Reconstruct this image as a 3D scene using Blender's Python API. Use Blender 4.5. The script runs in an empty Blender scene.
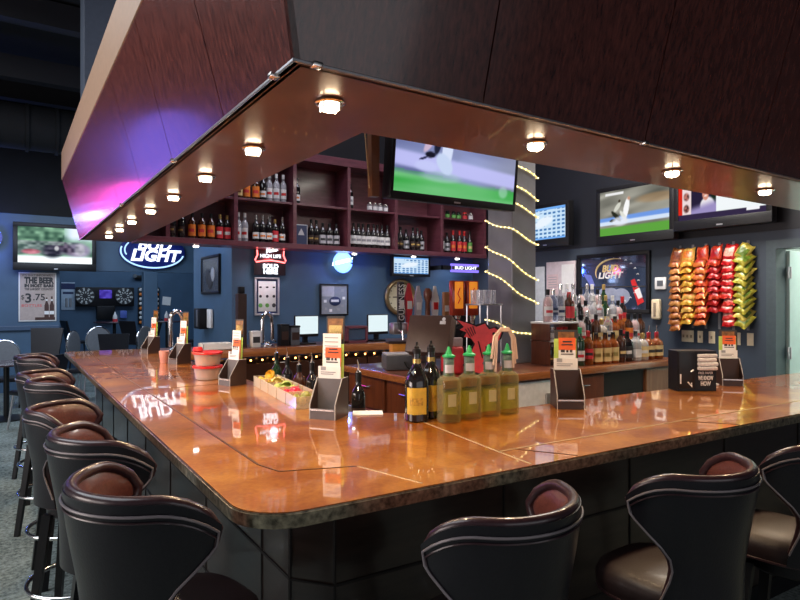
import bpy, bmesh, math, random
from mathutils import Vector, Matrix, Euler
R = math.radians
PI = math.pi
rnd = random.Random(7)
SC = bpy.context.scene
COL = SC.collection

# ------------------------------------------------------------------ helpers
def lin(c):
    return tuple(((v/12.92) if v <= .04045 else ((v+.055)/1.055)**2.4) for v in c)

class MB:
    """collects primitives and links them as ONE mesh object"""
    def __init__(s):
        s.bm = bmesh.new(); s.mi = 0; s.M = Matrix.Identity(4)
    def _add(s, b):
        for f in b.faces: f.material_index = s.mi
        bmesh.ops.transform(b, matrix=s.M, verts=b.verts)
        m = bpy.data.meshes.new('tmp'); b.to_mesh(m); b.free()
        s.bm.from_mesh(m); bpy.data.meshes.remove(m)
        return s
    def box(s, x0, x1, y0, y1, z0, z1, bev=0, seg=2):
        b = bmesh.new(); bmesh.ops.create_cube(b, size=1)
        for v in b.verts:
            v.co = Vector((x0+(v.co.x+.5)*(x1-x0), y0+(v.co.y+.5)*(y1-y0), z0+(v.co.z+.5)*(z1-z0)))
        if bev > 0:
            bmesh.ops.bevel(b, geom=list(b.edges), offset=bev, segments=seg, affect='EDGES', profile=.5)
        return s._add(b)
    def cyl(s, p0, p1, r0, r1=None, n=16):
        r1 = r0 if r1 is None else r1
        return s.tube([p0, p1], [r0, r1], n)
    def tube(s, pts, r, n=8, closed=False, flat=1.0):
        pts = [Vector(p) for p in pts]; N = len(pts)
        rs = r if isinstance(r, (list, tuple)) else [r]*N
        b = bmesh.new(); rings = []
        up = Vector((0, 0, 1)); prev = None
        for i, p in enumerate(pts):
            if closed: d = pts[(i+1) % N]-pts[i-1]
            else: d = pts[min(i+1, N-1)]-pts[max(i-1, 0)]
            d.normalize()
            if prev is None:
                a = up if abs(d.dot(up)) < .95 else Vector((1, 0, 0))
                e1 = (a-d*a.dot(d)).normalized()
            else:
                e1 = (prev-d*prev.dot(d)).normalized()
            prev = e1; e2 = d.cross(e1)
            rings.append([b.verts.new(p+(e1*math.cos(2*PI*k/n)*flat+e2*math.sin(2*PI*k/n))*rs[i]) for k in range(n)])
        for i in range(N if closed else N-1):
            A = rings[i]; B = rings[(i+1) % N]
            for k in range(n): b.faces.new((A[k], A[(k+1) % n], B[(k+1) % n], B[k]))
        if not closed:
            b.faces.new(rings[0][::-1]); b.faces.new(rings[-1])
        return s._add(b)
    def lathe(s, prof, n=20, c=(0, 0, 0), sq=None, a0=0, a1=2*PI, off=0, cap=True):
        """revolve (r,z); sq = superellipse exponent for squarish bodies"""
        b = bmesh.new(); rings = []; full = abs(a1-a0-2*PI) < 1e-6
        m = n if full else n+1
        for (r, z) in prof:
            ring = []
            for k in range(m):
                a = a0+(a1-a0)*k/n
                ca, sa = math.cos(a), math.sin(a); q = 1
                if sq: q = 1/((abs(ca)**sq+abs(sa)**sq)**(1/sq))
                rr = max(r+off, 1e-5)*q
                ring.append(b.verts.new((c[0]+rr*ca, c[1]+rr*sa, c[2]+z)))
            rings.append(ring)
        for A, B in zip(rings, rings[1:]):
            for k in range(n):
                j = (k+1) % m
                b.faces.new((A[k], A[j], B[j], B[k]))
        if full and cap:
            b.faces.new(rings[0][::-1]); b.faces.new(rings[-1])
        return s._add(b)
    def prism(s, poly, z0, z1, axis='z', bev=0):
        b = bmesh.new()
        def P(u, v, w):
            return (u, v, w) if axis == 'z' else ((w, u, v) if axis == 'x' else (u, w, v))
        A = [b.verts.new(P(u, v, z0)) for u, v in poly]; B = [b.verts.new(P(u, v, z1)) for u, v in poly]
        n = len(poly)
        b.faces.new(A[::-1]); top = b.faces.new(B)
        for k in range(n): b.faces.new((A[k], A[(k+1) % n], B[(k+1) % n], B[k]))
        bmesh.ops.recalc_face_normals(b, faces=b.faces)
        if bev:
            bmesh.ops.bevel(b, geom=list(b.edges), offset=bev, segments=2, affect='EDGES')
        return s._add(b)
    def grid(s, fn, nu, nv, closed=False):
        b = bmesh.new()
        m = nu if closed else nu+1
        V = [[b.verts.new(fn(i/nu, j/nv)) for i in range(m)] for j in range(nv+1)]
        for j in range(nv):
            for i in range(nu):
                k = (i+1) % m
                b.faces.new((V[j][i], V[j][k], V[j+1][k], V[j+1][i]))
        return s._add(b)
    def sphere(s, c, r, sx=1, sy=1, sz=1, n=12):
        b = bmesh.new(); bmesh.ops.create_uvsphere(b, u_segments=n, v_segments=max(6, n//2), radius=r)
        for v in b.verts: v.co = Vector((c[0]+v.co.x*sx, c[1]+v.co.y*sy, c[2]+v.co.z*sz))
        return s._add(b)
    def hull(s, pts8):
        b = bmesh.new(); V = [b.verts.new(p) for p in pts8]
        for q in ((0, 1, 2, 3), (7, 6, 5, 4), (0, 4, 5, 1), (1, 5, 6, 2), (2, 6, 7, 3), (3, 7, 4, 0)):
            b.faces.new([V[i] for i in q])
        bmesh.ops.recalc_face_normals(b, faces=b.faces)
        return s._add(b)
    def mesh(s, name, mats, smooth=True, recalc=True, weld=False):
        if weld: bmesh.ops.remove_doubles(s.bm, verts=s.bm.verts, dist=1e-5)
        if recalc: bmesh.ops.recalc_face_normals(s.bm, faces=s.bm.faces)
        m = bpy.data.meshes.new(name); s.bm.to_mesh(m); s.bm.free()
        for x in (mats if isinstance(mats, (list, tuple)) else [mats]): m.materials.append(x)
        if smooth:
            m.shade_smooth(); m.set_sharp_from_angle(angle=R(38))
        return m
    def build(s, name, mats, parent=None, loc=None, rot=None, label=None, smooth=True, recalc=True):
        return link(name, s.mesh(name, mats, smooth, recalc), parent, loc, rot, label)

def link(name, mesh, parent=None, loc=None, rot=None, label=None):
    o = bpy.data.objects.new(name, mesh); COL.objects.link(o)
    if parent: o.parent = parent
    if loc: o.location = loc
    if rot: o.rotation_euler = rot
    if label: o['label'] = label
    return o

def tag(o, label, cat, group=None, kind=None):
    o['label'] = label; o['category'] = cat
    if group: o['group'] = group
    if kind: o['kind'] = kind
    return o

def thing(name, label, cat, loc=(0, 0, 0), rz=0, group=None):
    o = bpy.data.objects.new(name, None); o.empty_display_size = .05; COL.objects.link(o)
    o.location = loc; o.rotation_euler = (0, 0, rz)
    return tag(o, label, cat, group)

def struct(name, mb, m, smooth=True):
    o = mb.build(name, m, smooth=smooth); o['kind'] = 'structure'; return o

def dup(root, loc, rz, label, group=None):
    r = root.copy(); COL.objects.link(r); r.location = loc; r.rotation_euler = (0, 0, rz)
    r['label'] = label
    if group: r['group'] = group
    for ch in list(root.children):
        c = ch.copy(); COL.objects.link(c); c.parent = r
        for g in list(ch.children):
            d = g.copy(); COL.objects.link(d); d.parent = c
    return r

def text_mesh(string, size, extrude=.002, offset=0.0, shear=0.0, spacing=1.0):
    cu = bpy.data.curves.new('lettering', 'FONT'); cu.body = string; cu.size = size
    cu.extrude = extrude; cu.offset = offset; cu.shear = shear; cu.space_character = spacing
    cu.align_x = 'CENTER'; cu.align_y = 'CENTER'; cu.resolution_u = 3
    o = bpy.data.objects.new('lettering', cu)
    m = bpy.data.meshes.new_from_object(o)
    bpy.data.objects.remove(o); bpy.data.curves.remove(cu)
    return m

def lettering(string, size, mat, parent, loc, rot=(PI/2, 0, 0), name='lettering', width=None, **k):
    m = text_mesh(string, size, **k); m.materials.clear(); m.materials.append(mat)
    o = link(name, m, parent, loc, rot)
    if width:
        xs = [v.co.x for v in m.vertices]; w = max(xs)-min(xs)
        for v in m.vertices: v.co.x *= width/w
    return o

# ------------------------------------------------------------------ materials
MATS = {}
def nt(name):
    m = bpy.data.materials.new(name); m.use_nodes = True
    t = m.node_tree; p = t.nodes['Principled BSDF']
    return m, t, p

def mat(name, c, rough=.5, metal=0, coat=0, emit=0, ecol=None, noise=.08, nscale=25, bump=0, spec=.5, trans=0, sheen=0):
    """principled material with a little procedural colour variation"""
    if name in MATS: return MATS[name]
    m, t, p = nt(name); N = t.nodes; L = t.links
    c = tuple(c)
    p.inputs['Roughness'].default_value = rough; p.inputs['Metallic'].default_value = metal
    p.inputs['Coat Weight'].default_value = coat; p.inputs['Coat Roughness'].default_value = .04
    p.inputs['Specular IOR Level'].default_value = spec
    p.inputs['Transmission Weight'].default_value = trans
    p.inputs['Base Color'].default_value = (*c, 1)
    if noise > 0 or bump > 0:
        tc = N.new('ShaderNodeTexCoord'); nz = N.new('ShaderNodeTexNoise'); nz.inputs['Scale'].default_value = nscale
        nz.inputs['Detail'].default_value = 4
        L.new(tc.outputs['Object'], nz.inputs['Vector'])
        if noise > 0:
            rp = N.new('ShaderNodeValToRGB')
            rp.color_ramp.elements[0].position = .3; rp.color_ramp.elements[1].position = .7
            rp.color_ramp.elements[0].color = (*[v*(1-noise) for v in c], 1)
            rp.color_ramp.elements[1].color = (*[min(1, v*(1+noise)) for v in c], 1)
            L.new(nz.outputs['Fac'], rp.inputs['Fac']); L.new(rp.outputs['Color'], p.inputs['Base Color'])
        if bump > 0:
            b = N.new('ShaderNodeBump'); b.inputs['Strength'].default_value = bump; b.inputs['Distance'].default_value = .004
            L.new(nz.outputs['Fac'], b.inputs['Height']); L.new(b.outputs['Normal'], p.inputs['Normal'])
    if emit:
        p.inputs['Emission Color'].default_value = (*(ecol or c), 1); p.inputs['Emission Strength'].default_value = emit
    MATS[name] = m
    return m

def wood(name, a, b, rough=.3, scale=(30, 30, 1.2), coat=.3, axis=None):
    m, t, p = nt(name); N = t.nodes; L = t.links
    tc = N.new('ShaderNodeTexCoord'); mp = N.new('ShaderNodeMapping'); mp.inputs['Scale'].default_value = scale
    nz = N.new('ShaderNodeTexNoise'); nz.inputs['Scale'].default_value = 1.6; nz.inputs['Detail'].default_value = 7
    nz.inputs['Roughness'].default_value = .65; nz.inputs['Distortion'].default_value = .3
    rp = N.new('ShaderNodeValToRGB'); rp.color_ramp.elements[0].position = .32; rp.color_ramp.elements[1].position = .7
    rp.color_ramp.elements[0].color = (*a, 1); rp.color_ramp.elements[1].color = (*b, 1)
    L.new(tc.outputs['Object'], mp.inputs['Vector']); L.new(mp.outputs['Vector'], nz.inputs['Vector'])
    L.new(nz.outputs['Fac'], rp.inputs['Fac']); L.new(rp.outputs['Color'], p.inputs['Base Color'])
    p.inputs['Roughness'].default_value = rough; p.inputs['Coat Weight'].default_value = coat
    p.inputs['Coat Roughness'].default_value = .12
    MATS[name] = m
    return m

def glass(name, c, gloss=.8, alpha=.8, edge=.6):
    """thin tinted glass: see-through with mirror glints, cheap to sample"""
    m = bpy.data.materials.new(name); m.use_nodes = True; t = m.node_tree; N = t.nodes; L = t.links
    N.clear(); o = N.new('ShaderNodeOutputMaterial'); mx = N.new('ShaderNodeMixShader'); tr = N.new('ShaderNodeBsdfTransparent')
    p = N.new('ShaderNodeBsdfPrincipled'); lw = N.new('ShaderNodeLayerWeight'); lw.inputs['Blend'].default_value = .35
    ma = N.new('ShaderNodeMath'); ma.operation = 'MULTIPLY_ADD'; ma.inputs[1].default_value = edge; ma.inputs[2].default_value = 1-alpha
    tr.inputs['Color'].default_value = (*c, 1)
    p.inputs['Base Color'].default_value = (*[v*gloss for v in c], 1); p.inputs['Roughness'].default_value = .06
    p.inputs['Specular IOR Level'].default_value = 1
    L.new(lw.outputs['Facing'], ma.inputs[0]); L.new(ma.outputs[0], mx.inputs['Fac'])
    L.new(tr.outputs[0], mx.inputs[1]); L.new(p.outputs[0], mx.inputs[2]); L.new(mx.outputs[0], o.inputs['Surface'])
    MATS[name] = m
    return m

def glow(name, c, s):
    m = bpy.data.materials.new(name); m.use_nodes = True; t = m.node_tree; N = t.nodes
    N.clear(); o = N.new('ShaderNodeOutputMaterial'); e = N.new('ShaderNodeEmission')
    e.inputs['Color'].default_value = (*c, 1); e.inputs['Strength'].default_value = s
    t.links.new(e.outputs[0], o.inputs['Surface'])
    MATS[name] = m
    return m

# --- room
m_blue = mat('blue wall paint', (.054, .112, .195), .5, noise=.1, nscale=3)
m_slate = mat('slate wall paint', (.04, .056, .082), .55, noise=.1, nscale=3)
m_black = mat('black ceiling paint', (.006, .0065, .009), .8, noise=.2, nscale=4)
m_cream = mat('pale room paint', (.62, .72, .68), .6, noise=.03)
m_trimblue = mat('dark frame paint', (.05, .075, .09), .4)
# --- carpet
def carpet():
    m, t, p = nt('carpet'); N = t.nodes; L = t.links
    tc = N.new('ShaderNodeTexCoord')
    n1 = N.new('ShaderNodeTexNoise'); n1.inputs['Scale'].default_value = 34; n1.inputs['Detail'].default_value = 5; n1.inputs['Roughness'].default_value = .75
    n2 = N.new('ShaderNodeTexNoise'); n2.inputs['Scale'].default_value = 2.5; n2.inputs['Detail'].default_value = 3
    mx = N.new('ShaderNodeMath'); mx.operation = 'MULTIPLY_ADD'; mx.inputs[1].default_value = .35
    rp = N.new('ShaderNodeValToRGB'); e = rp.color_ramp.elements
    e[0].position = .52; e[0].color = (.035, .05, .05, 1); e[1].position = .8; e[1].color = (.30, .36, .35, 1)
    L.new(tc.outputs['Object'], n1.inputs['Vector']); L.new(tc.outputs['Object'], n2.inputs['Vector'])
    L.new(n2.outputs['Fac'], mx.inputs[0]); L.new(n1.outputs['Fac'], mx.inputs[2]); L.new(mx.outputs[0], rp.inputs['Fac'])
    L.new(rp.outputs['Color'], p.inputs['Base Color']); p.inputs['Roughness'].default_value = .95
    b = N.new('ShaderNodeBump'); b.inputs['Strength'].default_value = .5; b.inputs['Distance'].default_value = .01
    L.new(n1.outputs['Fac'], b.inputs['Height']); L.new(b.outputs['Normal'], p.inputs['Normal'])
    return m
m_carpet = carpet()
# --- bar top: poured epoxy over mottled copper sheet
def copper_top():
    m, t, p = nt('copper bar top'); N = t.nodes; L = t.links
    tc = N.new('ShaderNodeTexCoord')
    n1 = N.new('ShaderNodeTexNoise'); n1.inputs['Scale'].default_value = 3.2; n1.inputs['Detail'].default_value = 9; n1.inputs['Roughness'].default_value = .62; n1.inputs['Distortion'].default_value = .5
    n2 = N.new('ShaderNodeTexNoise'); n2.inputs['Scale'].default_value = 60; n2.inputs['Detail'].default_value = 3
    ad = N.new('ShaderNodeMath'); ad.operation = 'MULTIPLY_ADD'; ad.inputs[1].default_value = .22
    rp = N.new('ShaderNodeValToRGB'); e = rp.color_ramp.elements
    e[0].position = .42; e[0].color = (.22, .056, .006, 1); e[1].position = .76; e[1].color = (.60, .235, .028, 1)
    x = e.new(.58); x.color = (.37, .102, .007, 1)
    L.new(tc.outputs['Object'], n1.inputs['Vector']); L.new(tc.outputs['Object'], n2.inputs['Vector'])
    L.new(n2.outputs['Fac'], ad.inputs[0]); L.new(n1.outputs['Fac'], ad.inputs[2]); L.new(ad.outputs[0], rp.inputs['Fac'])
    L.new(rp.outputs['Color'], p.inputs['Base Color'])
    p.inputs['Metallic'].default_value = .25; p.inputs['Roughness'].default_value = .33
    p.inputs['Coat Weight'].default_value = 1; p.inputs['Coat Roughness'].default_value = .03; p.inputs['Coat IOR'].default_value = 1.7
    n3 = N.new('ShaderNodeTexNoise'); n3.inputs['Scale'].default_value = 5; n3.inputs['Detail'].default_value = 1
    b = N.new('ShaderNodeBump'); b.inputs['Strength'].default_value = .12; b.inputs['Distance'].default_value = .004
    L.new(tc.outputs['Object'], n3.inputs['Vector']); L.new(n3.outputs['Fac'], b.inputs['Height'])
    L.new(b.outputs['Normal'], p.inputs['Coat Normal'])
    return m
m_copper = copper_top()
m_edge = mat('weathered bar edge', (.33, .28, .19), .28, metal=.7, noise=.65, nscale=55, coat=.4)
m_seam = mat('seam filler', (.09, .032, .012), .3)
m_seamlight = mat('bright seam', (.75, .55, .3), .25, metal=.5)
m_barbase = wood('bar base laminate', (.016, .010, .008), (.038, .025, .02), .3, (2, 2, 14), .5)
m_fascia = wood('canopy wood laminate', (.040, .012, .012), (.165, .048, .038), .27, (42, 42, .7), .6)
m_under = mat('canopy underside laminate', (.19, .072, .034), .36, metal=.15, noise=.15, nscale=5, coat=.2)
m_cap = mat('tan canopy cap', (.30, .20, .13), .45)
m_groove = mat('dark groove', (.006, .004, .004), .6)
m_cab = wood('mahogany cabinet', (.105, .028, .042), (.185, .053, .075), .35, (3, 3, 18), .4)
m_mahog = wood('red mahogany', (.10, .028, .014), (.21, .062, .026), .3, (22, 22, 2), .5)
m_counter = wood('amber counter edge', (.27, .085, .028), (.46, .17, .055), .22, (3, 30, 30), .8)
m_panelwood = wood('light wood panel', (.22, .09, .04), (.36, .17, .08), .35, (30, 30, 2), .3)
# --- leather, metal, plastics
m_leather = mat('black leather', (.011, .0105, .0145), .33, bump=.12, nscale=160, noise=.15, coat=.1, spec=.4)
m_burg = mat('oxblood leather', (.105, .030, .024), .34, bump=.1, nscale=120, noise=.2, coat=.3)
m_rim = mat('burgundy rim leather', (.038, .016, .020), .3, bump=.1, nscale=140, noise=.2, coat=.35)
m_pipe = mat('pale piping', (.21, .18, .19), .35)
m_nail = mat('silver trim', (.7, .68, .66), .25, metal=1)
m_chrome = mat('chrome', (.85, .85, .86), .12, metal=1, noise=0)
m_steel = mat('brushed steel', (.55, .55, .58), .35, metal=.9)
m_blackm = mat('black metal', (.014, .014, .016), .35, metal=.3)
m_plastic = mat('black plastic', (.008, .008, .010), .42, spec=.3)
m_greyplastic = mat('slate plastic', (.10, .11, .13), .4)
m_brownplastic = mat('brown plastic', (.10, .058, .045), .38)
m_grey = mat('grey holder board', (.135, .125, .135), .45)
m_browndark = mat('dark brown board', (.040, .020, .016), .4)
m_white = mat('white paper', (.82, .82, .82), .6, noise=.03)
m_offwhite = mat('cream plastic', (.84, .70, .48), .45)
m_ink = mat('printing ink', (.03, .03, .035), .6)
m_greyink = mat('grey ink', (.32, .33, .36), .6)
m_orange = mat('orange card', (.80, .13, .03), .5)
m_lime = mat('lime card', (.48, .68, .14), .5)
m_yellow = mat('yellow label', (.78, .50, .06), .5)
m_palelabel = mat('pale yellow label', (.80, .62, .28), .5)
m_red = mat('red', (.62, .022, .024), .35)
m_redwax = mat('red wax', (.52, .010, .030), .3)
m_redsign = mat('coral red sign', (.92, .075, .085), .4)
m_green = mat('green plastic', (.02, .36, .11), .35)
m_gold = mat('gold', (.62, .43, .15), .3, metal=.8)
m_amberlabel = mat('amber print', (.20, .085, .02), .4, noise=.5, nscale=40)
m_navy = mat('navy print', (.02, .035, .11), .35)
m_orangelab = mat('orange label', (.85, .24, .03), .45)
m_redlab = mat('red label', (.70, .035, .05), .45)
m_greenlab = mat('green label', (.15, .46, .10), .45)
m_silverlab = mat('silver label', (.52, .52, .57), .4, metal=.3)
m_skin = mat('wood tap', (.16, .05, .025), .35)
# --- glass
g_dark = mat('dark bottle glass', (.010, .008, .009), .07, noise=0, coat=.6)
g_brown = mat('brown bottle glass', (.060, .018, .006), .08, noise=0, coat=.6)
g_green = mat('green bottle glass', (.010, .040, .014), .08, noise=0, coat=.6)
g_clear = glass('clear glass', (.93, .93, .96))
g_blue = glass('blue tinted glass', (.74, .80, .96))
g_gold = glass('golden tequila glass', (.90, .88, .60), gloss=.6, alpha=.94, edge=.42)
g_tub = glass('frosted plastic', (.95, .82, .74), alpha=.55)
g_amber = glass('amber whiskey glass', (.62, .20, .05), alpha=.72)
# --- lights that show
e_puck = glow('puck lens', (1, .78, .50), 22)
e_neonwhite = glow('white neon', (.86, .92, 1), 2.6)
e_neonblue = glow('blue neon', (.14, .28, 1), 4)
e_neoncyan = glow('pale cyan neon', (.42, .70, 1), 1.6)
e_neonred = glow('red neon', (1, .16, .16), 4)
e_bulb = glow('warm bulb', (1, .38, .09), 12)
e_rope = glow('rope bulb', (1, .80, .32), 5)
e_monitor = glow('monitor white', (.78, .92, .95), 1.0)
e_violet = glow('violet sign', (.22, .16, .85), 1.6)

# ------------------------------------------------------------------ camera
YAW = 33.36
cam = bpy.data.cameras.new('camera'); cam.sensor_width = 36; cam.lens = 26.78; cam.clip_start = .05
co = bpy.data.objects.new('camera', cam); COL.objects.link(co)
co.location = (0, 0, 1.6); co.rotation_euler = (PI/2, 0, -R(YAW)); SC.camera = co
vs = SC.view_settings
SC.display_settings.display_device = 'sRGB'
vs.view_transform = 'Standard'; vs.look = 'None'; vs.gamma = 1; vs.use_curve_mapping = False; vs.exposure = 0.0

# ------------------------------------------------------------------ the room
XR = 5.9          # right wall
YB = 6.95         # wall behind the bar
struct('floor', MB().box(-6, 8.5, -4, 16.2, -.1, 0), m_carpet, False)
struct('ceiling', MB().box(-6, 8.5, -4, 16.2, 5.2, 5.3), m_black, False)
b = MB()
b.box(XR, XR+.14, -4, 1.80, 0, 5.2); b.box(XR, XR+.14, 2.72, YB+2, 0, 5.2); b.box(XR, XR+.14, 1.80, 2.72, 2.12, 5.2)
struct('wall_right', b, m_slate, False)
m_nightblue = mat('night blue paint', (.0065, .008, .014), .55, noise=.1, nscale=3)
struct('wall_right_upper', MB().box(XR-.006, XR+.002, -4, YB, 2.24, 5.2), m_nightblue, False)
struct('wall_back_upper', MB().box(2.2, XR, YB-.006, YB+.002, 3.0, 5.2), m_black, False)
struct('wall_back', MB().box(2.2, XR, YB, YB+1.72, 0, 5.2), m_blue, False)
b = MB(); b.box(-6, .77, 12.3, 12.46, 0, 3.1); b.box(.77, XR, 12.3, 12.46, 2.14, 3.1)
struct('wall_far', b, m_blue, False)
struct('wall_far_upper', MB().box(-6, XR, 12.26, 12.46, 3.1, 5.2), m_black, False)
struct('wall_darts', MB().box(-6, 8.5, 15.9, 16.1, 0, 5.2), m_blue, False)
struct('column', MB().box(2.17, 2.42, 12.2, 12.45, 0, 2.14, .01), m_blue, False)
struct('trim_1', MB().box(-6, .77, 12.24, 12.3, 1.07, 1.15, .008), mat('rail blue', (.05, .09, .16), .4), False)
for i, (y0, z0) in enumerate(((8.2, 4.86), (9.4, 4.55), (10.9, 4.7))):
    o = MB().box(-6, 2.0, y0, y0+.18, z0, z0+.3).build('trim_%d' % (i+2), mat('beam black', (.011, .011, .016), .6), smooth=False); o['kind'] = 'structure'
b = MB().cyl((-5, 10.2, 4.1), (2.1, 10.2, 4.1), .32, n=24)
for k in range(18): b.cyl((-4.6+k*.37, 10.2, 4.1), (-4.56+k*.37, 10.2, 4.1), .345, n=24)
tag(b.build('ventilation_duct', m_black), 'black round ventilation duct under the dark ceiling', 'duct')
# room behind the open door
b = MB(); b.box(8.4, 8.5, 1.0, 3.6, 0, 2.6); b.box(6.04, 8.5, 3.5, 3.6, 0, 2.6); b.box(6.04, 8.5, .9, 1.0, 0, 2.6); b.box(6.04, 8.5, .9, 3.6, 2.6, 2.7)
struct('wall_side_room', b, m_cream, False)
b = MB()
b.box(XR-.025, XR+.165, 2.66, 2.745, 0, 2.07); b.box(XR-.025, XR+.165, 1.775, 1.86, 0, 2.07); b.box(XR-.025, XR+.165, 1.775, 2.745, 2.07, 2.15)
struct('door_frame', b, m_trimblue, False)
d = MB().box(.0, .86, -.022, .022, .01, 2.06, .003).build('door_1', mat('pale teal door', (.50, .66, .63), .45, noise=.03), loc=(6.09, 2.66, 0), rot=(0, 0, R(3)), smooth=False)
d['kind'] = 'structure'
b = MB()
for z in (.25, 1.05, 1.80): b.box(-.045, .03, -.03, -.02, z, z+.11, .002); b.cyl((-.01, -.032, z), (-.01, -.032, z+.11), .008, n=10)
b.build('hinge', m_steel, d)
MB().cyl((.80, -.07, 1.0), (.80, -.02, 1.0), .025, n=14).build('handle', m_steel, d)

# ------------------------------------------------------------------ bar counter
def round_poly(pts, radii, n=8):
    out = []
    N = len(pts)
    for i in range(N):
        p = Vector(pts[i]); a = (Vector(pts[i-1])-p); c = (Vector(pts[(i+1) % N])-p); r = radii.get(i, 0)
        if r <= 0: out.append(tuple(p)); continue
        a.normalize(); c.normalize(); ang = a.angle(c); d_ = r/math.tan(ang/2)
        s, e = p+a*d_, p+c*d_
        ctr = p+(a+c).normalized()*(r/math.sin(ang/2))
        v0, v1 = s-ctr, e-ctr
        for k in range(n+1):
            f = k/n; v = v0.lerp(v1, f); v.normalize(); out.append(tuple(ctr+v*r))
    return out
def yf(x): return 1.40-.040*(x-.6)        # customer edge of the front leg
def yi(x): return 2.15-.040*(x-1.62)      # working edge of the front leg
ZB = 1.07
XE = 5.88
outer = [(.483, 6.95), (.483, 1.395), (XE, yf(XE)), (XE, yi(XE)), (1.74, 2.145), (1.33, 2.50), (1.33, 6.95)]
pl = round_poly(outer, {1: .15, 4: .05, 5: .05})
bar = thing('bar_counter', 'long L-shaped bar with glossy copper top and dark panelled base', 'bar counter', (.9, 1.8, 0))
inv = Matrix.Translation((-.9, -1.8, 0))
def bpart(name, mb, m, **k):
    bmesh.ops.transform(mb.bm, matrix=inv, verts=mb.bm.verts)
    return mb.build(name, m, bar, **k)
bpart('counter_top', MB().prism(pl, ZB-.02, ZB), m_copper)
# edge band follows the outline, slightly proud
pl2 = round_poly([(.478, 6.955), (.478, 1.39), (XE, yf(XE)-.005), (XE, yi(XE)+.004), (1.744, 2.149), (1.334, 2.504), (1.334, 6.955)], {1: .155, 4: .05, 5: .05})
bpart('edge_band', MB().prism(pl2, ZB-.042, ZB-.003, bev=.004), m_edge)
# seams in the copper
def strip(mb, p, q, w, z=ZB, h=.0015):
    p = Vector((*p, 0)); q = Vector((*q, 0)); d = (q-p).normalized(); n = Vector((-d.y, d.x, 0))*w/2
    mb.hull([(p-n)+Vector((0, 0, z-.002)), (q-n)+Vector((0, 0, z-.002)), (q+n)+Vector((0, 0, z-.002)), (p+n)+Vector((0, 0, z-.002)),
             (p-n)+Vector((0, 0, z+h)), (q-n)+Vector((0, 0, z+h)), (q+n)+Vector((0, 0, z+h)), (p+n)+Vector((0, 0, z+h))])
s = MB()
strip(s, (.672, 6.95), (.672, 1.85), .008)
strip(s, (.672, 1.85), (.70, 1.74), .006)
strip(s, (.70, 1.74), (.93, 1.66), .005)
for y in (5.35, 3.75): strip(s, (.49, y), (1.33, y+.02), .005)
strip(s, (2.60, yf(2.6)), (2.46, yf(2.46)+.17), .005)
strip(s, (1.62, 1.36), (1.50, yf(1.5)+.185), .005)
bpart('seam', s, m_seam, label='dark seam between copper sheets')
s = MB()
strip(s, (1.43, yf(1.43)+.18), (XE, yf(XE)+.165), .007)
strip(s, (1.43, yf(1.43)+.18), (1.41, yf(1.41)+.005), .007)
strip(s, (1.52, 2.20), (1.43, yf(1.43)+.18), .006)
strip(s, (.93, 1.66), (1.0, 1.40), .004)
bpart('seam', s, m_seamlight, label='pale seam between copper sheets')
# base: panels with reveals
bx, by = .76, 1.70
base_poly = [(bx, 6.9), (bx, by+.10), (bx+.10, by-.02), (XE, by-.02-.04*4.9), (XE, 1.95), (1.55, 2.08), (1.25, 2.38), (1.25, 6.9)]
bpart('base', MB().prism(base_poly, .0, ZB-.042), m_barbase, smooth=False)
g = MB()
for z in (.36, .70): g.box(bx-.004, bx+.004, by+.10, 6.9, z-.005, z+.005)
for k in range(7): g.box(bx-.004, bx+.004, by+.35+k*.72, by+.358+k*.72, .1, ZB-.06)
dx = XE-(bx+.1); sl = -.04*4.9
for z in (.36, .70):
    p = (bx+.10, by-.024); q = (XE, by-.024+sl)
    g.hull([(p[0], p[1], z-.005), (q[0], q[1], z-.005), (q[0], q[1]+.01, z-.005), (p[0], p[1]+.01, z-.005), (p[0], p[1], z+.005), (q[0], q[1], z+.005), (q[0], q[1]+.01, z+.005), (p[0], p[1]+.01, z+.005)])
    g.tube([(bx-.003, by+.10, z), (bx+.097, by-.023, z)], .005, 6)
for k in range(6):
    x = 1.55+k*.72; y = by-.024+sl*(x-bx-.1)/dx
    g.box(x, x+.008, y-.001, y+.01, .1, ZB-.06)
for (x, y) in ((bx, by+.10), (bx+.10, by-.02)): g.cyl((x, y, .1), (x, y, ZB-.06), .006, n=6)
bpart('panel_reveal', g, m_groove, smooth=False)
bpart('toe_kick', MB().prism([(bx-.01, 6.9), (bx-.01, by+.09), (bx+.095, by-.03), (XE, by-.03+sl), (XE, by+sl), (bx+.1, by), (bx+.02, by+.1), (bx+.02, 6.9)], 0, .1), m_plastic, smooth=False)

# ------------------------------------------------------------------ canopy over the bar
ZS = 2.22
can = thing('bar_canopy', 'wood-panelled canopy hanging over the bar with downlights below', 'canopy', (.86, 1.67, ZS))
cinv = Matrix.Translation((-.86, -1.67, -ZS))
def cpart(name, mb, m, **k):
    bmesh.ops.transform(mb.bm, matrix=cinv, verts=mb.bm.verts)
    return mb.build(name, m, can, **k)
XO, YO, XI, YI = .617, 1.434, 1.095, 1.92
YEND = 6.94
FH, FL = .60, .16
FH2, FL2 = .90, .24           # fascia height and outward lean
under = [(XO, YEND), (XO, YO), (XE, YO), (XE, YI), (XI, YI), (XI, YEND)]
cpart('underside', MB().prism(under, ZS, ZS+.03), m_under, smooth=False)
topo = [(XO-FL, YEND), (XO-FL, YO-FL), (XE, YO-FL), (XE, YI), (XI, YI), (XI, YEND)]
b = MB(); b.prism([(XI-.02, YI-.02), (XE, YI-.02), (XE, YI), (XI, YI), (XI, YEND), (XI-.02, YEND)], ZS+.03, ZS+.88)
cpart('inner_panel', b, m_fascia, smooth=False)
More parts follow.
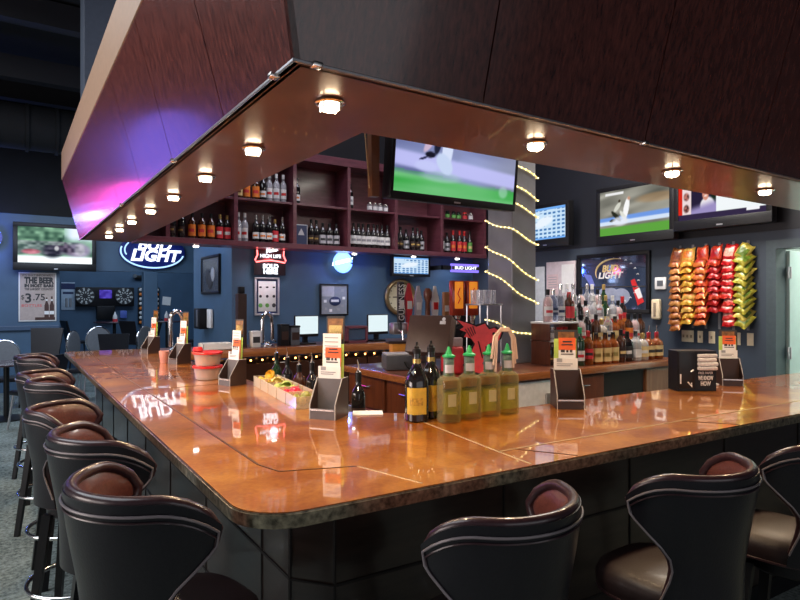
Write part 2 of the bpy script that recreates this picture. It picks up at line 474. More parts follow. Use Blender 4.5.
def slab(a0, a1, c0, c1, th):
    """leaning panel between bottom edge a0-a1 and top edge c0-c1, th = thickness vector inward"""
    t = Vector(th); P = [Vector(a0), Vector(a1), Vector(c1), Vector(c0)]
    return P+[p+t for p in P]
ys = [YO, 2.03, 2.79, 3.55, 4.31, 5.07, 5.83, YEND]
gp = .003
for i in range(7):
    y0, y1 = ys[i]+gp, ys[i+1]-gp
    if i == 0: a0, c0 = (XO, YO, ZS), (XO-FL, YO-FL, ZS+FH)
    else: a0, c0 = (XO, y0, ZS), (XO-FL, y0, ZS+FH)
    cpart('fascia_panel', MB().hull(slab(a0, (XO, y1, ZS), c0, (XO-FL, y1, ZS+FH), (.018, 0.0, 0))), m_fascia, smooth=False)
xs = [XO, 1.258, 2.10, 2.96, 3.82, 4.68, XE]
for i in range(6):
    x0, x1 = xs[i]+gp, xs[i+1]-gp
    if i == 0: a0, c0 = (XO, YO, ZS), (XO-FL2, YO-FL2, ZS+FH2)
    else: a0, c0 = (x0, YO, ZS), (x0, YO-FL2, ZS+FH2)
    cpart('fascia_panel', MB().hull(slab(a0, (x1, YO, ZS), c0, (x1, YO-FL2, ZS+FH2), (0, .018, 0))), m_fascia, smooth=False)
b = MB(); b.hull(slab((XO+.022, YO+.022, ZS), (XO+.022, YEND, ZS), (XO-FL+.022, YO-FL+.022, ZS+FH), (XO-FL+.022, YEND, ZS+FH), (.01, 0, 0)))
b.hull(slab((XO+.022, YO+.022, ZS), (XE, YO+.022, ZS), (XO-FL2+.022, YO-FL2+.022, ZS+FH2), (XE, YO-FL2+.022, ZS+FH2), (0, .01, 0)))
cpart('backing_board', b, m_groove, smooth=False)
b = MB(); b.prism([(XO-FL-.005, YEND), (XO-FL-.005, YO-FL), (XO-FL+.03, YO-FL), (XO-FL+.03, YEND)], ZS+FH, ZS+FH+.28)
cpart('top_cap', b, m_cap, smooth=False)
cpart('top_board', MB().prism(topo, ZS+FH+.25, ZS+FH+.27), m_black, smooth=False)
b = MB(); b.tube([(XO-.004, YEND, ZS-.002), (XO-.004, YO-.004, ZS-.002), (XE, YO-.004, ZS-.002)], .006, 6)
cpart('edge_trim', b, m_steel)
for (x, y) in ((XO-.006, 1.56), (XO-.006, 2.75), (XO-.006, 4.2), (XO+.06, YO-.006), (2.09, YO-.006)):
    cpart('edge_clip', MB().box(x-.014, x+.014, y-.014, y+.014, ZS-.010, ZS+.004, .003), m_nail)
cpart('hanger', MB().box(.60, .92, 6.35, 6.7, ZS+.85, 5.2, .005), mat('hanger grey blue', (.07, .09, .13), .5), smooth=False)
b = MB()
for (x, y) in ((2.6, 1.66), (4.6, 1.66), (.85, 3.4)): b.cyl((x, y, ZS+.85), (x, y, 5.2), .025, n=10)
cpart('hanger_rod', b, m_blackm)

# downlights in the canopy
puck_parts = None
pl_left = [(.838, 1.67), (.83, 2.34), (.82, 3.0), (.815, 3.67), (.81, 4.32), (.80, 5.0), (.80, 5.6), (.80, 6.25)]
pl_front = [(1.73, 1.66), (2.65, 1.66), (3.54, 1.66), (4.45, 1.66)]
lab = ['starry bright puck light at the canopy corner', 'second puck light from the corner under the left canopy leg', 'third puck light from the corner under the left canopy leg',
       'fourth puck light from the corner under the left canopy leg', 'fifth puck light from the corner under the left canopy leg', 'sixth puck light from the corner under the left canopy leg',
       'seventh puck light from the corner under the left canopy leg', 'farthest puck light from the corner under the left canopy leg',
       'puck light above the big television, first along the front canopy leg', 'second puck light along the front canopy leg from the corner', 'puck light in front of the wall television at right, third along front canopy', 'fourth puck light along the front canopy leg, out of frame']
def spot(name, loc, w, col, ang=120, blend=.7, rad=.03, rot=(0, 0, 0)):
    l = bpy.data.lights.new(name, 'SPOT'); l.energy = w; l.color = col; l.spot_size = R(ang); l.spot_blend = blend; l.shadow_soft_size = rad
    o = bpy.data.objects.new(name, l); COL.objects.link(o); o.location = loc; o.rotation_euler = rot
    return o
proto = thing('puck_light', lab[0], 'downlight', (*pl_left[0], ZS), 0, 'downlights under the canopy')
MB().lathe([(.030, 0), (.046, -.002), (.048, -.008), (.042, -.012), (.032, -.012), (.030, 0)], 20, cap=False).build('rim', m_chrome, proto)
for k in range(4):
    b = MB(); b.M = Matrix.Rotation(PI/2*k+.6, 4, 'Z'); b.box(-.003, .003, .034, .039, -.030, -.008); b.build('clip', m_chrome, proto)
MB().lathe([(.0, -.006), (.030, -.006), (.032, -.022), (.024, -.030), (0, -.031)], 20).build('lens', e_puck, proto)
for i, (x, y) in enumerate(pl_left+pl_front):
    if i: dup(proto, (x, y, ZS), 0, lab[i])
    spot('puck_lamp', (x, y, ZS-.06), 30, (1, .72, .44), 140, .6)

# ------------------------------------------------------------------ bottle cabinet on the back wall
bays = [1.41, 2.14, 2.85, 3.58, 4.29, 5.05, 5.84]
CY0, CY1, CZ0, CZM, CZ1 = 6.60, 6.94, 2.27, 2.76, 3.27
cab = thing('bottle_cabinet', 'wide mahogany bottle cabinet with open bays hung high behind the bar', 'cabinet', (3.6, 6.77, CZ0))
kinv = Matrix.Translation((-3.6, -6.77, -CZ0))
def kpart(name, mb, m, **k):
    bmesh.ops.transform(mb.bm, matrix=kinv, verts=mb.bm.verts); return mb.build(name, m, cab, smooth=False, **k)
kpart('bottom_board', MB().box(1.108, bays[-1]+.03, CY0, CY1, CZ0-.06, CZ0, .003), m_cab)
kpart('top_board', MB().box(1.108, bays[-1]+.03, CY0-.01, CY1, CZ1, CZ1+.10, .003), m_cab)
kpart('back_panel', MB().box(1.108, bays[-1]+.03, CY1-.012, CY1, CZ0, CZ1), m_cab)
for i, x in enumerate([1.13]+bays): kpart('upright', MB().box(x-.022, x+.022, CY0, CY1-.012, CZ0, CZ1, .002), m_cab)
for i in range(6): kpart('shelf', MB().box(bays[i]+.022, bays[i+1]-.022, CY0+.02, CY1-.012, CZM-.025, CZM, .002), m_cab)
b = MB()
for x in (1.6, 3.2, 5.4): b.box(x-.02, x+.02, CY1-.06, CY1-.02, CZ1+.1, 5.2)
kpart('hanger', b, m_blackm)
up = thing('puck_light', 'small puck light under the cabinet, leftmost beside the oval beer sign', 'downlight', (1.72, 6.68, CZ0-.06), 0, 'lights under the bottle cabinet')
MB().lathe([(.030, 0), (.036, -.004), (.036, -.014), (.030, -.016)], 16).build('rim', m_nail, up)
MB().lathe([(0, -.012), (.029, -.012), (.029, -.030), (0, -.034)], 16).build('lens', glow('cabinet lens', (1, .92, .85), 9), up)
UL = [1.72, 2.62, 3.70, 4.62, 5.38]
for i, x in enumerate(UL):
    if i: dup(up, (x, 6.68, CZ0-.06), 0, ['', 'small puck light under the cabinet above the red neon sign', 'small puck light under the cabinet above the round blue neon', 'small puck light under the cabinet above the bingo-grid screen', 'rightmost small puck light under the cabinet above the violet sign'][i])
    spot('cabinet_lamp', (x, 6.70, CZ0-.11), 8, (.75, .86, 1), 150, .9)

# ------------------------------------------------------------------ bottles
P_WINE = [(0, 0), (.034, 0), (.037, .006), (.0375, .185), (.032, .208), (.018, .228), (.0145, .245), (.0145, .285)]
P_LIQ = [(0, 0), (.037, 0), (.041, .006), (.041, .165), (.036, .19), (.020, .212), (.015, .228), (.0145, .255)]
P_SQ = [(0, 0), (.036, 0), (.039, .006), (.039, .15), (.034, .17), (.018, .19), (.015, .205), (.0145, .235)]
P_TALL = [(0, 0), (.032, 0), (.035, .006), (.036, .19), (.030, .215), (.017, .235), (.014, .25), (.014, .30)]
P_SQUAT = [(0, 0), (.045, 0), (.050, .008), (.050, .13), (.044, .155), (.022, .175), (.016, .185), (.0155, .215)]
KIND = {}
def bottle_kind(key, prof, gl, lab_m, cap_m, lz=(.05, .14), sq=None, band=None, capz=(-.03, .018), liquid=None, pour=None, arc=1.25):
    n = 24 if sq else 18
    top = prof[-1][1]; rn = prof[-1][0]
    parts = [('glass_body', MB().lathe(prof, n, sq=sq).mesh('bottle_body', gl))]
    if liquid:
        lp = [(r*.93, max(z, .004)) for r, z in prof[:-2]]
        parts.append(('liquid', MB().lathe(lp, n, sq=sq).mesh('bottle_liquid', liquid)))
    if lab_m:
        rr = max(r for r, z in prof)
        ca = -PI/2-R(25)
        mb = MB().lathe([(rr, lz[0]), (rr, lz[1])], 16, sq=sq, a0=ca-arc, a1=ca+arc, off=.0009)
        ms = [lab_m]
        if band:
            mb.mi = 1; ms.append(band)
            h = lz[1]-lz[0]
            mb.lathe([(rr, lz[0]+h*.34), (rr, lz[0]+h*.62)], 12, sq=sq, a0=ca-arc*.62, a1=ca+arc*.62, off=.0016)
        parts.append(('label', mb.mesh('bottle_label', ms, recalc=False)))
    if cap_m:
        parts.append(('cap', MB().lathe([(rn+.0012, top+capz[0]), (rn+.002, top+capz[1]-.002), (rn, top+capz[1])], 14).mesh('bottle_cap', cap_m)))
    if pour:
        parts.append(('pourer', MB().lathe([(.012, top), (.013, top+.02), (.006, top+.026)], 12).tube([(0, 0, top+.02), (0, -.004, top+.05), (-.012, -.012, top+.082)], [.005, .0045, .003], 8).mesh('bottle_pourer', pour)))
    KIND[key] = parts
def bottle(key, loc, label, group, rz=0, s=1.0, cat='bottle', name='liquor_bottle'):
    r = thing(name, label, cat, loc, rz, group); r.scale = (s, s, s)
    for nm, me in KIND[key]: link(nm, me, r)
    return r
bottle_kind('orange', P_LIQ, g_brown, m_orangelab, m_plastic, (.03, .15), band=m_redlab)
bottle_kind('red', P_LIQ, g_dark, m_redlab, m_gold, (.02, .14), band=m_white)
bottle_kind('wine', P_WINE, g_dark, m_white, m_plastic, (.05, .15), band=m_greyink)
bottle_kind('silver', P_LIQ, g_dark, m_silverlab, m_plastic, (.03, .13), band=m_ink)
bottle_kind('dark', P_WINE, g_dark, m_browndark, m_plastic, (.05, .12), band=m_gold)
bottle_kind('amber', P_LIQ, g_brown, m_palelabel, m_plastic, (.03, .12), band=m_amberlabel)
bottle_kind('whitecap', P_TALL, g_clear, m_white, m_white, (.04, .15), band=m_red, liquid=mat('clear liquid look', (.5, .5, .53), .1, noise=0))
bottle_kind('darkwhite', P_WINE, g_dark, m_white, m_nail, (.04, .11), band=m_orangelab)
bottle_kind('redcap', P_TALL, g_dark, m_redlab, m_red, (.03, .16), band=m_orangelab, capz=(-.05, .01))
bottle_kind('greenlabel', P_TALL, g_dark, m_greenlab, m_plastic, (.03, .16), band=m_palelabel)
bottle_kind('vodka', P_TALL, g_clear, m_white, m_nail, (.05, .13), band=m_navy)
bottle_kind('bluevodka', P_LIQ, g_blue, m_navy, m_nail, (.06, .12), band=m_silverlab)
bottle_kind('pink', P_LIQ, g_clear, m_white, m_plastic, (.05, .13), band=m_redlab, liquid=mat('pink liquid', (.75, .45, .42), .1, noise=0))
bottle_kind('redliq', P_SQ, g_brown, m_redlab, m_red, (.03, .13), sq=5, liquid=mat('red liquor', (.35, .02, .01), .1, noise=0))
bottle_kind('greenwine', P_WINE, g_green, m_white, m_green, (.04, .12), band=m_redlab)
bottle_kind('redwhiskey', P_LIQ, g_amber, m_redlab, m_red, (.05, .13), band=m_ink, liquid=mat('red whiskey', (.25, .035, .008), .1, noise=0))
bottle_kind('yellow', P_SQ, g_amber, m_palelabel, m_plastic, (.02, .13), sq=6, band=m_gold, liquid=mat('gold tequila', (.46, .22, .04), .1, noise=0))
bottle_kind('brown', P_LIQ, g_brown, m_browndark, m_plastic, (.04, .13), band=m_palelabel)
bottle_kind('squareclear', P_SQ, g_clear, m_white, m_plastic, (.03, .10), sq=6, liquid=mat('pale liquor', (.55, .52, .45), .1, noise=0))
bottle_kind('cream', P_SQUAT, g_clear, m_palelabel, m_gold, (.03, .12), band=m_white, liquid=mat('cream liquor', (.62, .50, .33), .2, noise=0))
bottle_kind('wax', P_SQUAT, g_amber, m_palelabel, m_redwax, (.03, .12), sq=3.2, band=m_ink, capz=(-.045, .022), liquid=mat('bourbon', (.34, .10, .02), .1, noise=0), pour=m_nail)
bottle_kind('blacksq', P_SQ, g_dark, m_ink, m_plastic, (.03, .13), sq=6, band=m_white)
bottle_kind('greenglass', P_TALL, g_green, m_palelabel, m_gold, (.05, .13), band=m_red)
bottle_kind('jar_red', [(0, 0), (.03, 0), (.032, .005), (.032, .07), (.026, .085), (.026, .09)], g_brown, m_redlab, m_red, (.015, .06), capz=(-.005, .018))
bottle_kind('jar_white', [(0, 0), (.03, 0), (.032, .005), (.032, .07), (.026, .085), (.026, .09)], g_clear, m_white, m_nail, (.015, .06), capz=(-.005, .018))
bottle_kind('jar_green', [(0, 0), (.03, 0), (.032, .005), (.032, .07), (.026, .085), (.026, .09)], g_green, m_greenlab, m_plastic, (.015, .06), capz=(-.005, .018))

ORD = ['leftmost', 'second from left', 'third from left', 'fourth from left', 'fifth from left', 'sixth from left', 'seventh from left', 'eighth from left', 'ninth from left', 'tenth from left', 'eleventh from left', 'twelfth from left', 'thirteenth from left', 'fourteenth from left']
BAY = ['leftmost', 'second', 'third', 'fourth', 'fifth', 'rightmost']
DESC = dict(orange='dark bottle with orange label', red='dark bottle with red label', wine='white-labelled wine bottle', silver='dark bottle with silver label', dark='plain dark bottle',
            amber='brown bottle with yellow label', whitecap='clear bottle with white cap', darkwhite='dark bottle with small white label', redcap='red-capped bottle with red label', greenlabel='dark bottle with green label',
            vodka='tall clear vodka bottle', bluevodka='blue-tinted clear bottle', pink='clear bottle of pink liquor', redliq='square bottle of red liquor', greenwine='green bottle with white label',
            redwhiskey='bottle of reddish whiskey', yellow='square bottle with yellow label', brown='brown bottle with dark label', squareclear='square clear bottle', cream='squat bottle of cream liqueur',
            wax='squat bottle sealed with red wax', blacksq='square black bottle', greenglass='tall green glass bottle', jar_red='small jar with red lid', jar_white='small clear jar with silver lid', jar_green='small green jar')
def shelf_row(bay, upper, items):
    """items: (kind, x offset from the bay's left upright)"""
    z = CZM if upper else CZ0
    for k, (kd, dx_) in enumerate(items):
        lb = '%s, %s, %s shelf, %s cabinet bay' % (DESC[kd], ORD[k] if len(items) > 1 else 'alone', 'upper' if upper else 'lower', BAY[bay])
        bottle(kd, (bays[bay]+dx_, 6.72+rnd.uniform(-.02, .02), z), lb, 'bottles in the wall cabinet', rnd.uniform(-.3, .3), 1.06)
shelf_row(0, False, [('dark', .07), ('dark', .17), ('orange', .28), ('orange', .38), ('orange', .48), ('red', .58), ('red', .665)])
shelf_row(0, True, [('amber', .30), ('dark', .42), ('amber', .55)])
shelf_row(1, False, [('whitecap', .07), ('whitecap', .145), ('darkwhite', .27), ('darkwhite', .35), ('darkwhite', .43), ('red', .51), ('darkwhite', .60)])
shelf_row(1, True, [('amber', .07), ('orange', .165), ('orange', .27), ('darkwhite', .36), ('whitecap', .44), ('whitecap', .52), ('whitecap', .61)])
shelf_row(2, False, [('dark', .27), ('dark', .345), ('silver', .42), ('silver', .51), ('silver', .60)])
shelf_row(2, True, [('darkwhite', .08)])
shelf_row(3, False, [('wine', .06+.072*k) for k in range(9)])
shelf_row(3, True, [('wine', .07), ('jar_white', .36), ('jar_white', .44), ('jar_white', .52), ('jar_white', .61)])
shelf_row(4, False, [('dark', .07), ('dark', .145), ('silver', .24), ('dark', .34), ('dark', .42), ('silver', .50)])
shelf_row(5, False, [('wine', .07), ('silver', .17), ('redcap', .29), ('redcap', .39), ('redcap', .49), ('greenlabel', .61)])
shelf_row(5, True, [('jar_red', .07), ('jar_green', .19), ('jar_green', .31), ('jar_green', .40), ('jar_red', .50), ('jar_white', .60)])
# framed card in the third bay
f = thing('framed_card', 'dark framed card leaning in the third cabinet bay', 'framed card', (2.85+.13, 6.72, CZ0))
MB().box(-.085, .085, -.006, .006, 0, .25, .003).build('frame', m_silverlab, f)
MB().box(-.075, .075, -.008, -.005, .01, .24).build('card', m_navy, f)
MB().prism([(-.04, .12), (.04, .12), (.03, .15), (0, .20), (-.03, .15)], -.010, -.008, 'y').build('emblem', m_silverlab, f)

# ------------------------------------------------------------------ back counter along the wall
bc = thing('back_counter', 'amber-edged back counter along the blue wall with dark shelving below', 'counter', (3.4, 6.6, 0))
MB().box(-2.05, 2.45, -.32, .33, 1.03, 1.07, .008).build('counter_top', m_mahog, bc)
MB().box(-2.05, 2.45, -.34, -.31, .985, 1.072, .006).build('edge_band', m_counter, bc)
b = MB(); b.box(-2.03, 2.42, -.22, .33, .08, .96)
b.build('base', mat('dark cooler front', (.02, .014, .012), .2, coat=.5), bc, smooth=False)
for k in range(11):
    x = -2.0+.385*k
    MB().box(x, x+.37, -.245, -.22, .14, .90, .004).build('cooler_door', mat('brown cooler door', (.06, .028, .02), .22, coat=.6), bc, smooth=False)
ls = thing('string_light', 'string of small warm bulbs under the back counter edge', 'string lights', (3.4, 6.29, .96))
b = MB().tube([(-2.0+.1*k, 0, -.004*(k % 2)) for k in range(42)], .003, 6); b.build('cord', m_plastic, ls)
bm_ = MB().sphere((0, 0, 0), .010, n=10).mesh('bulb', e_bulb)
for k in range(25): link('bulb', bm_, ls, (-1.98+.13*k, -.004, -.016))

# ------------------------------------------------------------------ island with coolers, drawers and bottles
isl = thing('island_counter', 'mahogany centre island with drawers, steel cooler and amber counter', 'counter', (3.66, 3.7, 0))
MB().box(-1.36, 1.38, -.60, .62, 1.03, 1.068, .006).build('counter_top', m_mahog, isl)
b = MB(); b.box(-1.38, 1.40, -.625, -.595, 1.02, 1.072, .006); b.box(1.375, 1.40, -.62, .62, 1.02, 1.072, .006); b.box(-1.385, -1.355, -.62, .62, 1.02, 1.072, .006)
b.build('edge_band', m_counter, isl)
MB().box(-1.33, 1.36, -.55, .58, .06, 1.03).build('body', m_mahog, isl, smooth=False)
for (y0, y1) in ((-.53, -.02), (.02, .56)):
    for (z0, z1) in ((.78, 1.01), (.50, .76), (.12, .48)):
        dr = MB().box(-1.35, -1.33, y0, y1, z0, z1, .004).build('drawer', m_mahog, isl, smooth=False)
        MB().tube([(-1.352, (y0+y1)/2-.06, z1-.07), (-1.375, (y0+y1)/2-.055, z1-.07), (-1.375, (y0+y1)/2+.055, z1-.07), (-1.352, (y0+y1)/2+.06, z1-.07)], .005, 8).build('drawer_handle', m_chrome, dr)
ck = MB().box(-1.30, -.18, -.575, -.55, .10, 1.0, .006).build('cooler_door', mat('cooler steel', (.80, .78, .82), .35, metal=.2), isl)
MB().box(-.30, -.22, -.59, -.575, .5, .9, .004).build('cooler_handle', m_steel, ck)
dr = MB().box(-.16, .38, -.575, -.55, .10, 1.0, .004).build('door', m_mahog, isl, smooth=False)
MB().tube([(.02, -.577, .93), (.025, -.60, .93), (.175, -.60, .93), (.18, -.577, .93)], .006, 8).build('door_handle', m_chrome, dr)
MB().box(.40, .93, -.556, -.548, .10, 1.0).build('gap_shade', m_groove, isl, smooth=False)  # flat dark sheet paints the shade of a gap, nothing is cut open
MB().box(.95, 1.35, -.575, -.55, .10, 1.0, .004).build('side_panel', m_panelwood, isl, smooth=False)
IZ = 1.07

# stepped riser for the bottles
rs = thing('bottle_riser', 'dark stepped riser carrying tiers of bottles on the island', 'riser', (4.3, 3.6, IZ))
RS = ((-.33, .72, -.25, 0, .12), (-.10, .73, -.06, .12, .24), (.06, .73, .12, .24, .35))
for (x0, x1, y0, z0, z1) in RS:
    st_ = MB().box(x0, x1, y0, .35, z0, z1, .004).build('riser_step', m_browndark, rs, smooth=False)
    MB().box(x0, x1, y0-.003, y0+.001, z1-.03, z1-.002).build('step_edge', m_nail, st_, smooth=False)
sh = thing('display_shelf', 'small white-topped shelf of clear bottles beside the lit column', 'shelf', (3.80, 3.42, IZ))
MB().box(-.17, .17, -.10, .12, .335, .35, .003).build('shelf_board', m_white, sh)
MB().box(-.17, .17, -.10, .12, .19, .202, .003).build('shelf_board', m_white, sh)
for sx in (-1, 1): MB().box(sx*.165-.005, sx*.165+.005, -.09, .11, 0, .335).build('side_panel', m_mahog, sh)
ROWN = {'front': 'front row on island', 'step1': 'first riser step', 'step2': 'second riser step', 'step3': 'top riser step', 'shelf': 'top of white shelf', 'mid': 'middle of white shelf', 'under': 'foot of white shelf'}
def row(where, y, z, items, x0, dx_, s=1.0):
    for k, kd in enumerate(items):
        lb = '%s, %s in the %s' % (DESC[kd], ORD[k], ROWN[where]) if where == 'front' else '%s, %s on the %s' % (DESC[kd], ORD[k], ROWN[where])
        bottle(kd, (x0+dx_*k, y+rnd.uniform(-.012, .012), z), lb, 'liquor bottles on the island', rnd.uniform(-.25, .25), s)
row('front', 3.23, IZ, ['greenwine', 'redwhiskey', 'yellow', 'yellow', 'yellow', 'brown', 'blacksq', 'squareclear', 'cream', 'wax', 'wax'], 3.86, .105, 1.02)
row('step1', 3.43, IZ+.12, ['greenwine', 'pink', 'darkwhite', 'amber', 'cream', 'vodka', 'yellow', 'redwhiskey', 'orange', 'pink', 'brown'], 4.03, .093, 1.04)
row('step2', 3.62, IZ+.24, ['vodka', 'darkwhite', 'pink', 'whitecap', 'vodka', 'greenglass', 'whitecap', 'pink', 'redcap'], 4.25, .09, 1.05)
row('step3', 3.82, IZ+.35, ['whitecap', 'vodka', 'pink', 'vodka', 'whitecap', 'pink', 'greenglass'], 4.41, .088, 1.05)
row('shelf', 3.40, IZ+.35, ['pink', 'bluevodka', 'vodka', 'redliq'], 3.675, .085, .98)
row('under', 3.36, IZ, ['dark', 'silver', 'dark', 'silver'], 3.665, .09, .66)
row('mid', 3.42, IZ+.202, ['jar_white', 'jar_white', 'jar_red', 'jar_red'], 3.68, .08, .95)

# ------------------------------------------------------------------ column with rope light
pc = (3.46, 3.70)
struct('pillar', MB().box(3.50, 3.775, 3.62, 3.92, IZ-.001, 5.2, .006), mat('grey pillar paint', (.17, .175, .20), .4, noise=.12, nscale=6, coat=.15), False)
rl = thing('rope_light', 'warm rope light wound in spirals around the grey pillar', 'rope light', (3.6375, 3.77, 0))
hx, hy = .1375+.011, .15+.011
ZL = [2.87, 2.68, 2.50, 2.29, 2.07, 1.86, 1.43]; ZRR = [2.64, 2.457, 2.32, 2.08, 1.765, 1.56, 1.28]
pts = []; bulbs = []
for k in range(7):
    for q in range(14):
        f_ = q/13; d_ = f_*2*(hx+hy); zz = ZL[k]+(ZRR[k]-ZL[k])*f_+.012*math.sin(9*f_+k)
        p_ = (-hx, hy-d_, zz) if d_ < 2*hy else (-hx+d_-2*hy, -hy, zz)
        pts.append(p_); bulbs.append(p_)
    if k < 6: pts += [(hx, hy, (ZRR[k]+ZL[k+1])/2), (-hx+.02, hy, ZL[k+1])]
MB().tube(pts, .0065, 6).build('cord', mat('warm rope sheath', (.80, .68, .32), .3, emit=.55, ecol=(1, .80, .32)), rl)
bmesh_b = MB().sphere((0, 0, 0), .0068, n=8).mesh('bulb', e_rope)
for p_ in bulbs: link('bulb', bmesh_b, rl, (p_[0]*1.02, p_[1]*1.02, p_[2]))

# ------------------------------------------------------------------ television sets
def vnoise(x, y, s):
    def h(i, j):
        q = math.sin(i*127.1+j*311.7+s*74.7)*43758.5453; return q-math.floor(q)
    i, j = math.floor(x), math.floor(y); fx, fy = x-i, y-j
    fx = fx*fx*(3-2*fx); fy = fy*fy*(3-2*fy)
    return (h(i, j)*(1-fx)+h(i+1, j)*fx)*(1-fy)+(h(i, j+1)*(1-fx)+h(i+1, j+1)*fx)*fy
def mixc(a, b, t):
    t = max(0, min(1, t)); return tuple(a[i]*(1-t)+b[i]*t for i in range(3))
def sstep(a, b, x):
    t = max(0, min(1, (x-a)/(b-a))); return t*t*(3-2*t)
def ell(u, v, cu, cv, ru, rv, rot=0, soft=.3):
    du, dv = u-cu, v-cv; c_, s_ = math.cos(rot), math.sin(rot)
    du, dv = du*c_+dv*s_, -du*s_+dv*c_
    return 1-sstep(1-soft, 1+soft, math.sqrt((du/ru)**2+(dv/rv)**2))
def pic_football_blue(u, v):
    c = mixc((.40, .43, .62), (.66, .70, .88), vnoise(u*2.2-v*1.2, v*11+u*1.5, 3))
    c = mixc(c, (.55, .55, .60), sstep(.6, 1, u)*.5)
    c = mixc(c, (.78, .78, 1.0), ell(v, u, .37-.10*u, .5, .085, 2)*.9)
    c = mixc(c, (.45, .78, .50), 1-sstep(.19, .25, v+.09*u))
    if v+.09*u < .25: c = mixc(c, (.22, .66, .27), .85*vnoise(u*3, v*16, 5))
    c = mixc(c, (.55, .58, .74), .5*ell(u, v, .48, .62, .05, .2, 0, .2))
    c = mixc(c, (.70, .84, .84), .5*ell(u, v, .36, .21, .16, .06))
    c = mixc(c, (.86, .90, 1), ell(u, v, .40, .52, .042, .25, -.06, .12))
    c = mixc(c, (.80, .86, .98), ell(u, v, .38, .36, .06, .12, .3, .15))
    c = mixc(c, (.13, .14, .22), ell(u, v, .325, .60, .028, .15, -.12, .14))
    c = mixc(c, (.82, .72, .82), ell(u, v, .275, .62, .030, .17, -.35, .14))
    c = mixc(c, (.10, .10, .16), ell(u, v, .265, .44, .040, .035, .3, .2))
    c = mixc(c, (.20, .20, .34), ell(u, v, .21, .39, .035, .012, .6, .3))
    c = mixc(c, (.80, .82, 1), .8*ell(u, v, .24, .31, .09, .06))
    c = mixc(c, (.75, .90, .85), .5*ell(u, v, .90, .13, .04, .07))
    return c
def pic_football_grey(u, v):
    c = mixc((.36, .36, .33), (.72, .71, .66), vnoise(u*2.5+v, v*9-u*3, 8))
    c = mixc(c, (.72, .56, .38), .5*ell(u, v, .85, .72, .3, .1))
    c = mixc(c, (.45, .62, .92), ell(v, u, .34+.05*u, .6, .06, 2))
    c = mixc(c, (.86, .92, 1), ell(v, u, .27+.03*u, .6, .045, 2))
    c = mixc(c, (.38, .66, .26), 1-sstep(.15, .20, v-.02*u))
    c = mixc(c, (1, 1, 1), ell(u, v, .40, .55, .04, .25, -.12, .14))
    c = mixc(c, (.90, .90, .86), ell(u, v, .36, .40, .03, .14, .35, .15))
    c = mixc(c, (.80, .60, .50), ell(u, v, .44, .78, .02, .04, 0, .2))
    c = mixc(c, (.16, .17, .13), ell(u, v, .25, .42, .035, .14, .5, .15))
    c = mixc(c, (.18, .18, .15), ell(u, v, .20, .33, .05, .03, .3, .2))
    c = mixc(c, (.85, .85, .80), ell(u, v, .27, .62, .035, .11, -.4, .15))
    c = mixc(c, (.25, .2, .15), ell(u, v, .30, .75, .018, .03, 0, .2))
    c = mixc(c, (.93, .95, 1), .8*ell(u, v, .31, .30, .12, .10))
    if .90 < v < .95 and .08 < u < .36: c = (.95, .95, .95)
    return c
def pic_race(u, v):
    c = mixc((.20, .33, .27), (.55, .72, .62), vnoise(u*8, v*7, 2))
    c = mixc(c, (.86, .90, .97), sstep(.55, .75, u)*sstep(.55, .8, v))
    c = mixc(c, (.62, .55, .70), .8*ell(u, v, .80, .38, .18, .2))
    c = mixc(c, (.93, .96, .97), 1-sstep(.16, .24, v))
    c = mixc(c, (.10, .11, .17), ell(u, v, .48, .40, .15, .24, -.2))
    c = mixc(c, (.16, .12, .20), ell(u, v, .62, .45, .09, .2, .5))
    c = mixc(c, (.68, .68, .72), ell(u, v, .83, .40, .07, .16))
    c = mixc(c, (.86, .40, .44), ell(u, v, .17, .31, .12, .07))
    c = mixc(c, (.9, .92, .9), ell(u, v, .51, .42, .03, .07))
    if v > .5 and u < .62: c = mixc(c, mixc((.10, .20, .17), (.62, .80, .66), vnoise(u*16, v*13, 4)), .7)
    if .24 < v < .62: c = mixc(c, mixc((.08, .08, .14), (.85, .80, .88), vnoise(u*19, v*17, 12)), .45*(1-sstep(.75, 1, u)))
    return c
def pic_grid(u, v):
    c = (.80, .90, .98)
    gu, gv = (u*9) % 1, (v*8) % 1
    if .15 < gu < .82 and .2 < gv < .8 and vnoise(u*5, v*4, 9) > .33: c = (.20, .46, .72)
    c = mixc(c, (.92, .96, 1), ell(u, v, .45, .55, .28, .14, .5))
    if v > .92 or v < .05: c = (.45, .68, .95)
    return c
def pic_interview(u, v):
    c = (.93, .95, .96)
    if u < .05: c = (.82, .16, .10)
    elif u < .155:
        c = (.92, .84, .84)
        for cv in (.22, .45, .68, .9):
            c = mixc(c, mixc((.12, .08, .09), (.8, .5, .45), vnoise(u*60, v*30, 1)), ell(u, v, .10, cv, .035, .075))
    elif u < .46:
        c = (.15, .12, .22)
        if u > .40: c = (.10, .16, .12)
        c = mixc(c, (.90, .88, .90), ell(u, v, .355, .24, .085, .16, 0, .12))
        c = mixc(c, (.82, .56, .48), ell(u, v, .335, .46, .038, .12, 0, .12))
        c = mixc(c, (.95, .85, .82), ell(u, v, .335, .42, .018, .018, 0, .2))
        c = mixc(c, (.12, .09, .08), ell(u, v, .335, .575, .042, .045, 0, .15))
        c = mixc(c, (.60, .55, .75), (1-sstep(.14, .30, v-.35*(u-.2))))
    else:
        if .35 < v < .75 and abs((v*16) % 1-.5) < .12 and .55 < u < .8: c = (.84, .90, .92)
    if v < .10: c = (.20, .16, .27)
    if .06 < v < .1 and .8 < u < .93: c = (.95, .95, .97)
    return c
